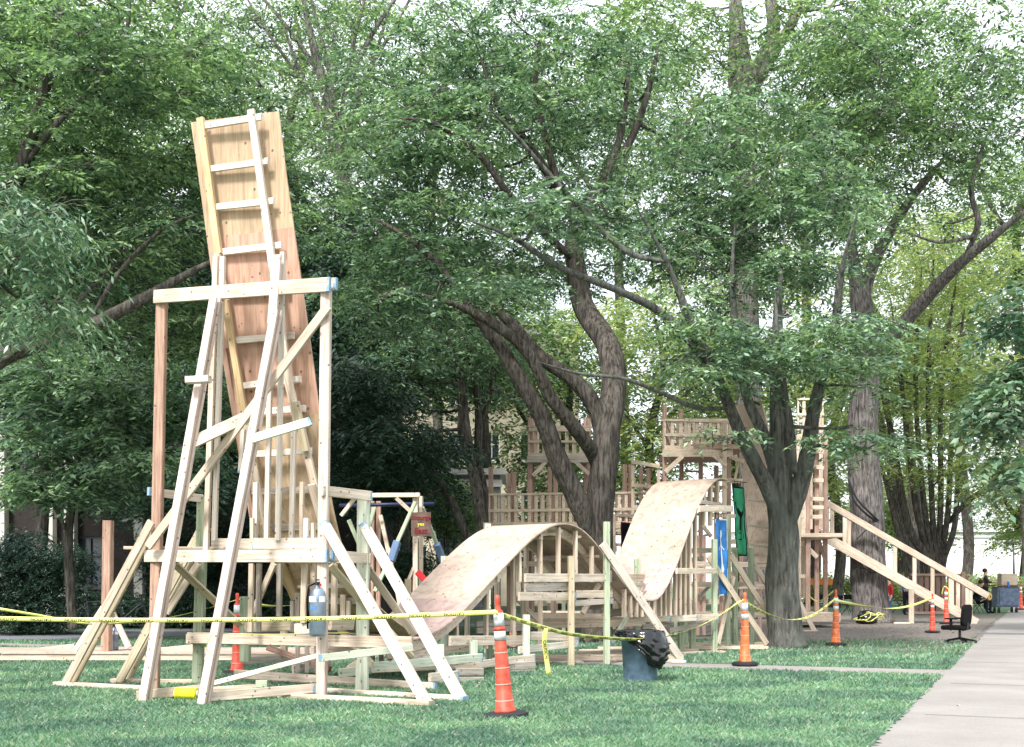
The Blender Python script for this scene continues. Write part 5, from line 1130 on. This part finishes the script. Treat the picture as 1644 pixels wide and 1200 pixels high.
for yy in (-.035, .035):
    for i in range(nn):
        a = 2*math.pi*i/nn; ca, sa = math.cos(a), math.sin(a)
        V.append((.08+yy+.05*(sa*.4), .21*math.copysign(abs(ca)**.5, ca), .54+.21*math.copysign(abs(sa)**.5, sa)))
F = [tuple(range(nn)), tuple(reversed(range(nn, 2*nn)))]+[(i, i+nn, (i+1) % nn+nn, (i+1) % nn) for i in range(nn)]
chp('backrest', V, F, 'black', .02)
V, F = box((-.13, 0, .30), (.44, .44, .09)); chp('seat', V, F, 'black', .035)
for s in (-1, 1):
    V, F = merge([box((-.12, s*.26, .36), (.05, .03, .22)), box((-.12, s*.26, .475), (.24, .07, .03))]); chp('armrest', V, F, 'black', .008)
V, F = sweep([(-.05, 0, .08), (-.05, 0, .27)], [.03, .025], 12); chp('gas_column', V, F, 'darkmetal'); V, F = sweep([(.0, 0, .25), (.10, 0, .27), (.11, 0, .40)], [.02]*3, 8); chp('back_bracket', V, F, 'darkmetal')
for i in range(5):
    a = i*2*math.pi/5+.3; e = Vector((-.05+.29*math.cos(a), .29*math.sin(a), .05)); V, F = sweep([(-.05, 0, .095), e], [.024, .016], 8); chp('base_leg', V, F, 'black')
    V, F = sweep([e+Vector((-.02, 0, -.02)), e+Vector((.02, 0, -.02))], [.03, .03], 12); chp('caster', V, F, 'rubber')
def folding_chair(label, px, py, rz):
    r = thing('folding_chair', label, 'chair', GP(px, py), 'black folding chairs in the far shade'); 
    V, F = box((0, 0, .44), (.42, .4, .03)); link('seat', mesh(V, F), 'black', r); V, F = box((0, .22, .72), (.42, .03, .22)); link('backrest', mesh(V, F), 'black', r)
    for s in (-1, 1):
        V, F = sweep([(s*.2, -.24, 0), (s*.2, .22, .83)], [.014, .014], 6); link('leg', mesh(V, F), 'darkmetal', r); V, F = sweep([(s*.18, .26, 0), (s*.18, -.14, .44)], [.014, .014], 6); link('leg', mesh(V, F), 'darkmetal', r)
    r.rotation_euler = (0, 0, rz); return r
for lab, px, py, rz in [('folding chair just left of the thick grey trunk', 1352, 988, .4), ('folding chair between the landing posts', 1318, 985, -.5), ('folding chair close against the trunk on its left', 1366, 984, 2.2), ('folding chair right of the thick grey trunk', 1442, 984, 1.2)]:
    folding_chair(lab, px, py, rz)
OT = tag(link('orange_netting', mesh(*box((X(1318, 68), 68, 1.45), (2.4, .05, .36))), 'safety_orange'), 'short orange safety netting seen far behind between the landing posts and the thick trunk', 'netting')
CH.rotation_euler = (0, 0, -.75); CH.scale = (1.1, 1.1, 1.12)
# ropes on the thick trunk
for i, (pts, lab) in enumerate([([P(1362, 770, 38.9), P(1375, 800, 38.75), P(1395, 822, 38.75), P(1412, 838, 39.2)], 'dark rope slung steeply across the thick grey trunk, uppermost'),
        ([P(1363, 778, 38.9), P(1372, 805, 38.75), P(1390, 825, 38.75), P(1413, 842, 39.2), P(1416, 852, 39.2)], 'dark rope sagging lowest across the thick grey trunk with a hanging end'),
        ([P(1364, 918, 38.8), P(1385, 912, 38.75), P(1400, 920, 38.75), P(1420, 912, 39)], 'thin cord round the thick grey trunk at chest height'), ([P(1376, 866, 38.8), P(1390, 852, 38.75), P(1405, 842, 38.8)], 'thin diagonal cord on the thick grey trunk')]):
    tag(tube(None, 'rope', pts, .035 if i < 2 else .016, 'rope', 6, sub=5), lab, 'rope')
hp = []
rs = np.random.RandomState(3)
for i in range(26): hp.append(P(1398+rs.randn()*13, 999, 38.0)+Vector((0, rs.randn()*.15, rs.rand()*.35)))
for p in hp: p.z = max(p.z, .04)
tag(tube(None, 'tape_heap', hp, .014, 'tape', 5, sub=3), 'heap of crumpled yellow tape at the foot of the thick grey trunk', 'tape')
V, F = lathe([(.05, 0), (.34, .03), (.36, .2), (.2, .42), (.05, .45)], 14); o = link('rubbish_bag', mesh(V, F, True), 'bag_black'); o.location = P(1391, 999, 38.2); tag(o, 'black bag lying among the yellow tape at the thick trunk', 'bag'); o.location.z = 0
# ------------------------------------------------------------------ bicycles in the dark
def bicycle(label, px, d, rz):
    r = thing('bicycle', label, 'bicycle', P(px, 940+CAMH/(K*d), d), 'bicycles parked by the brick house')
    for x in (-.52, .52):
        V = []; F = []; n = 24
        ring, rf = sweep([(x+.33*math.cos(2*math.pi*i/n), 0, .34+.33*math.sin(2*math.pi*i/n)) for i in range(n+1)], [.018]*(n+1), 6)
        sp = [sweep([(x, 0, .34), (x+.33*math.cos(a), 0, .34+.33*math.sin(a))], [.003, .003], 4) for a in np.arange(0, 6.28, .7)]
        V, F = merge([(ring, rf)]+sp); link('wheel', mesh(V, F), 'darkmetal', r)
    V, F = merge([sweep([a, b], [.017, .017], 6) for a, b in [((-.52, 0, .34), (-.15, 0, .30)), ((-.52, 0, .34), (-.22, 0, .78)), ((-.15, 0, .30), (-.24, 0, .86)), ((-.15, 0, .30), (.35, 0, .74)), ((-.22, 0, .78), (.35, 0, .80)), ((.52, 0, .34), (.34, 0, .95))]]); link('frame', mesh(V, F), 'darkmetal', r)
    V, F = sweep([(.36, -.28, .98), (.34, 0, .96), (.36, .28, .98)], [.014]*3, 6); link('handlebar', mesh(V, F), 'darkmetal', r); V, F = box((-.25, 0, .9), (.24, .12, .05)); link('saddle', mesh(V, F), 'black', r)
    r.rotation_euler = (0, 0, rz)
bicycle('bicycle parked farthest left under the brick house', 118, 33.4, .3); bicycle('bicycle parked right of the small dark-leaved tree', 150, 33.3, -.4); bicycle('bicycle seen just left of the redwood tower post', 206, 33.6, .2)
# ------------------------------------------------------------------ people
def person(label, base, scale, J, shirt, legs, rz, hair_long=False, sleeve=.5):
    """J: joint positions; one skinned body, clothes by material, hair as child"""
    r = thing('person', label, 'person', base); names = list(J); V = [Vector(J[n][0]) for n in names]; idx = {n: i for i, n in enumerate(names)}
    E = [(idx[n], idx[J[n][2]]) for n in names if J[n][2]]
    me = bpy.data.meshes.new('body'); me.from_pydata([tuple(v) for v in V], E, []); o = bpy.data.objects.new('body', me); COL.objects.link(o)
    sk = o.modifiers.new('s', 'SKIN'); sk.use_smooth_shade = True
    for n in names:
        sv = me.skin_vertices[0].data[idx[n]]; rd = J[n][1]; kk = 1.0 if n.startswith(('finger', 'thumb', 'nose', 'hand', 'neck')) else 1.22; rd = tuple(q*kk for q in rd) if isinstance(rd, tuple) else rd*kk; sv.radius = rd if isinstance(rd, tuple) else (rd, rd); sv.use_root = (n == 'pelvis')
    su = o.modifiers.new('u', 'SUBSURF'); su.levels = 1; su.render_levels = 1
    bpy.context.view_layer.update(); dg = bpy.context.evaluated_depsgraph_get(); bm_ = bpy.data.meshes.new_from_object(o.evaluated_get(dg)); bpy.data.objects.remove(o)
    b = link('body', bm_, ['skin', shirt, legs, 'black'], r)
    bones = [(n, J[n][2]) for n in names if J[n][2]]
    def kind(n):
        if n.startswith(('hand', 'finger', 'thumb')): return 0
        if n.startswith('wrist'): return 0
        if n.startswith(('elbow', 'shoulder', 'chest', 'waist', 'collar')): return 1
        if n.startswith(('neck', 'head', 'nose', 'crown')): return 0
        if n.startswith('foot') or n.startswith('toe'): return 3
        return 2
    mi = []
    for p in bm_.polygons:
        c = p.center; best = 9; m_ = 0
        for a, bb in bones:
            A = V[idx[a]]; B = V[idx[bb]]; ab = B-A; t = max(0, min(1, (c-A).dot(ab)/max(ab.length_squared, 1e-6))); dd = (c-(A+ab*t)).length
            if dd < best: best = dd; m_ = kind(a) if t < .5 else (kind(bb) if not a.startswith('wrist') else (0 if t < sleeve else 1))
        mi.append(m_)
    bm_.polygons.foreach_set('material_index', mi); bm_.polygons.foreach_set('use_smooth', [True]*len(mi))
    hd = V[idx['crown']]; V2, F2 = lathe([(.02, -.07), (.085, -.06), (.105, 0), (.10, .05), (.06, .095), (.01, .105)], 16)
    h = link('hair', mesh(V2, F2, True), 'hair', r); h.location = hd+Vector((0, .025, .0)); 
    if hair_long:
        V2, F2 = sweep([(0, .07, 0), (0, .11, -.12), (0, .11, -.3)], [.08, .075, .03], 10); hh = link('hair', mesh(V2, F2, True), 'hair', r); hh.location = hd
    fc = merge([box((sx*.033, -.083, -.045), (.02, .01, .01)) for sx in (-1, 1)]+[box((0, -.085, -.105), (.045, .01, .008))]); f = link('eyes', mesh(*fc), 'hair', r); f.location = hd
    r.rotation_euler = (0, 0, rz); r.scale = (scale,)*3; return r
def standing(arm_l=None, arm_r=None):
    J = {'pelvis': ((0, 0, .95), (.15, .11), None), 'waist': ((0, 0, 1.12), (.14, .10), 'pelvis'), 'chest': ((0, 0, 1.36), (.17, .11), 'waist'), 'neck': ((0, 0, 1.52), .055, 'chest'), 'head': ((0, -.01, 1.62), (.075, .085), 'neck'), 'crown': ((0, 0, 1.72), (.075, .085), 'head'), 'nose': ((0, -.11, 1.625), .012, 'head')}
    for s, n in ((-1, 'l'), (1, 'r')):
        J['shoulder_'+n] = ((s*.19, 0, 1.44), .06, 'chest')
        arm = (arm_l if n == 'l' else arm_r) or [(s*.24, .02, 1.16), (s*.25, -.06, .92), (s*.25, -.09, .84)]
        J['elbow_'+n] = (arm[0], .045, 'shoulder_'+n); J['wrist_'+n] = (arm[1], .03, 'elbow_'+n); J['hand_'+n] = (arm[2], (.04, .022), 'wrist_'+n)
        h = Vector(arm[2]); dv = (h-Vector(arm[1])).normalized()
        for q in range(4): J['finger%d_%s' % (q, n)] = (tuple(h+dv*(.085-.008*abs(q-1.4))+Vector((0, (q-1.5)*.022, 0))), .009, 'hand_'+n)
        J['thumb_'+n] = (tuple(h+dv*.03+Vector((0, -.05, .0))), .010, 'hand_'+n)
        J['hip_'+n] = ((s*.09, 0, .88), .095, 'pelvis'); J['knee_'+n] = ((s*.10, -.01, .50), .062, 'hip_'+n); J['ankle_'+n] = ((s*.11, .02, .09), .042, 'knee_'+n); J['foot_'+n] = ((s*.11, -.05, .04), .04, 'ankle_'+n); J['toe_'+n] = ((s*.12, -.16, .03), .03, 'foot_'+n)
    return J
g1 = P(1582, 978, 60); g1.z = 0
person('man with short dark hair in a brown T-shirt standing bent over the work cart', g1, 1.16, standing([(-.24, -.10, 1.22), (-.20, -.34, 1.22), (-.19, -.42, 1.22)], [(.24, -.10, 1.22), (.18, -.34, 1.2), (.17, -.42, 1.2)]), 'shirt_brown', 'trousers', 1.3)
g2 = P(1456, 990, 50); g2.z = 0
person('dark-haired person in a grey-blue top and dark trousers standing behind the stair stringer', g2, .98, standing(), 'shirt_blue', 'trousers', 2.4, True)
g3 = P(1427, 985, 45); g3.z = 0
person('child in a red top and jeans half hidden by the thick grey trunk', g3, .86, standing(), 'shirt_red', 'jeans', -1.3)
Js = {'pelvis': ((0, .1, .52), (.15, .12), None), 'waist': ((0, .08, .68), (.14, .11), 'pelvis'), 'chest': ((0, 0, .92), (.17, .12), 'waist'), 'neck': ((0, -.05, 1.07), .055, 'chest'), 'head': ((0, -.10, 1.15), (.075, .085), 'neck'), 'crown': ((0, -.10, 1.25), (.075, .085), 'head'), 'nose': ((0, -.20, 1.14), .012, 'head')}
for s, n in ((-1, 'l'), (1, 'r')):
    arm = [(-.30, -.12, .80), (-.42, -.30, .86), (-.46, -.36, .88)] if n == 'l' else [(.30, -.05, .76), (.14, -.30, .68), (.07, -.33, .67)]
    Js['shoulder_'+n] = ((s*.19, 0, 1.0), .06, 'chest'); Js['elbow_'+n] = (arm[0], .045, 'shoulder_'+n); Js['wrist_'+n] = (arm[1], .03, 'elbow_'+n); Js['hand_'+n] = (arm[2], (.04, .022), 'wrist_'+n)
    h = Vector(arm[2]); dv = (h-Vector(arm[1])).normalized()
    for q in range(4): Js['finger%d_%s' % (q, n)] = (tuple(h+dv*.07+Vector((0, -.01, (q-1.5)*.022))), .009, 'hand_'+n)
    Js['thumb_'+n] = (tuple(h+dv*.02+Vector((0, .0, .05))), .010, 'hand_'+n)
    Js['hip_'+n] = ((s*.10, .02, .50), .095, 'pelvis'); Js['knee_'+n] = ((s*.16, -.40, .50), .065, 'hip_'+n); Js['ankle_'+n] = ((s*.15, -.38, .09), .042, 'knee_'+n); Js['foot_'+n] = ((s*.15, -.44, .04), .04, 'ankle_'+n); Js['toe_'+n] = ((s*.16, -.54, .03), .03, 'foot_'+n)
g4 = P(1572, 985, 53); g4.z = 0
person('seated person in dark clothes bent over a guitar on a folding chair', g4, 1.12, Js, 'black', 'trousers', .75)
folding_chair('folding chair carrying the seated guitar player', 1574, 984, .75+0).location = g4+Vector((-.08, .1, 0))
GT = thing('guitar', 'yellow acoustic guitar held by the seated person', 'guitar', g4+Vector((.33, -.28, .74))); V = []; F = []; n = 28; prof_g = [(.20*math.cos(t)*(1-.16*math.cos(2*t+.3)), .155*math.sin(t)*(1-.22*math.exp(-((math.cos(t)-.25)/.25)**2))) for t in [2*math.pi*i/n for i in range(n)]]
V = [(x, -.05, z) for x, z in prof_g]+[(x, .05, z) for x, z in prof_g]; F = [tuple(range(n)), tuple(reversed(range(n, 2*n)))]+[(i, i+n, (i+1) % n+n, (i+1) % n) for i in range(n)]
link('body', mesh(V, F), 'guitar', GT); V, F = merge([box((-.42, -.035, 0), (.46, .03, .05)), box((-.70, -.03, 0), (.14, .02, .07))]); link('neck', mesh(V, F), 'brown_board', GT); V, F = sweep([(.02, -.051, 0), (.02, -.056, 0)], [.042, .042], 16); link('sound_hole', mesh(V, F), 'black', GT); GT.rotation_euler = (0, -.25, .65)
# ------------------------------------------------------------------ grass
def grass():
    rs = np.random.RandomState(77); parts = []
    def ok(x, y):
        cx = (y-1.1)*dirx+(2.78-dirx*8); m = (x > cx-.03)                                   # path
        xp = [-30, -10.8, -5.4, 2.3, 6.9]; a = np.interp(x, xp, [28.5, 25.4, 23.3, 19.1, 17.2]); b = np.interp(x, xp, [27.2, 24.2, 22.0, 17.7, 15.9])
        m |= (y < a+.02) & (y > b-.05); m |= (x > -9.8) & (x < -3.2) & (y > 19.1) & (y < 20.95)
        m |= (y > 26.7-(x+11)*0) & (x < -5) & (y > 26.5)
        return ~m
    for lo, hi, dens, hh, ww in ((7.2, 10.5, 6500, .045, .0030), (10.5, 14, 4300, .048, .0042), (14, 19, 2000, .05, .0065), (19, 27, 600, .05, .011)):
        A = 0; ywid = hi-lo; xmax = hi*.46; n = int(dens*ywid*2*xmax)
        y = rs.uniform(lo, hi, n); x = rs.uniform(-xmax, xmax, n); m = ok(x, y) & (np.abs(x) < y*.46+.3)
        # thin worn spots
        pat = np.sin(x*1.7+np.sin(y*1.3)*2)+np.sin(y*2.1+x*.8)*.8+rs.randn(n)*.9
        wear = ((x-12)/12)**2+((y-40)/20)**2 < 1.05; m &= pat > -1.35; m &= ~(wear & (rs.rand(n) < .75))
        x = x[m]; y = y[m]; n = len(x); a = rs.rand(n)*2*np.pi; h = hh*(.45+rs.rand(n)*.9); ln = h*(.2+rs.rand(n)*.9); b = rs.rand(n)*2*np.pi
        w_ = ww*(.7+.6*rs.rand(n)); z = np.zeros(n)-.004
        v0 = np.stack([x-np.cos(a)*w_, y-np.sin(a)*w_, z], 1); v1 = np.stack([x+np.cos(a)*w_, y+np.sin(a)*w_, z], 1)
        mx = x+np.cos(b)*ln*.4; my = y+np.sin(b)*ln*.4; v2 = np.stack([mx+np.cos(a)*w_*.7, my+np.sin(a)*w_*.7, h*.65], 1); v3 = np.stack([x+np.cos(b)*ln, y+np.sin(b)*ln, h], 1)
        parts.append(np.stack([v0, v1, v2, v3], 1).reshape(-1, 3))
    V = np.concatenate(parts); print('BLADES', len(V)//4); o = link('grass', quads_mesh(V), 'blade'); tag(o, kind='stuff')
grass()
rs = np.random.RandomState(19); n = 420; y = rs.uniform(9.5, 20, n); x = -3+rs.randn(n)*3; s = rs.uniform(.006, .028, n); a = rs.rand(n)*6.28; m = x < y*.3+1; x, y, s, a = x[m], y[m], s[m], a[m]; n = len(x)
V = np.stack([np.stack([x+np.cos(a+q)*s, y+np.sin(a+q)*s*.9, np.full(n, .035+.012*(k_ % 2))], 1) for k_, q in enumerate((0, 1.1, 3.14, 4.3))], 1).reshape(-1, 3)
tag(link('wood_chips_litter', quads_mesh(V), 'pine'), kind='stuff')
# fallen leaves and chips on the worn earth
rs = np.random.RandomState(9); n = 900; y = rs.uniform(18, 45, n); x = y*rs.uniform(.2, .42, n); x = np.minimum(x, (y-1.1)*dirx+(2.78-dirx*8)-.2); s = rs.uniform(.02, .05, n); a = rs.rand(n)*6.28; z = np.full(n, .015)
V = np.stack([np.stack([x+np.cos(a+q)*s, y+np.sin(a+q)*s, z+(.01 if k_ % 2 else 0)], 1) for k_, q in enumerate((0, 1.57, 3.14, 4.71))], 1).reshape(-1, 3)
tag(link('fallen_leaves', quads_mesh(V), 'leaf_brown'), kind='stuff')
print('OBJECTS', len(scene.objects))
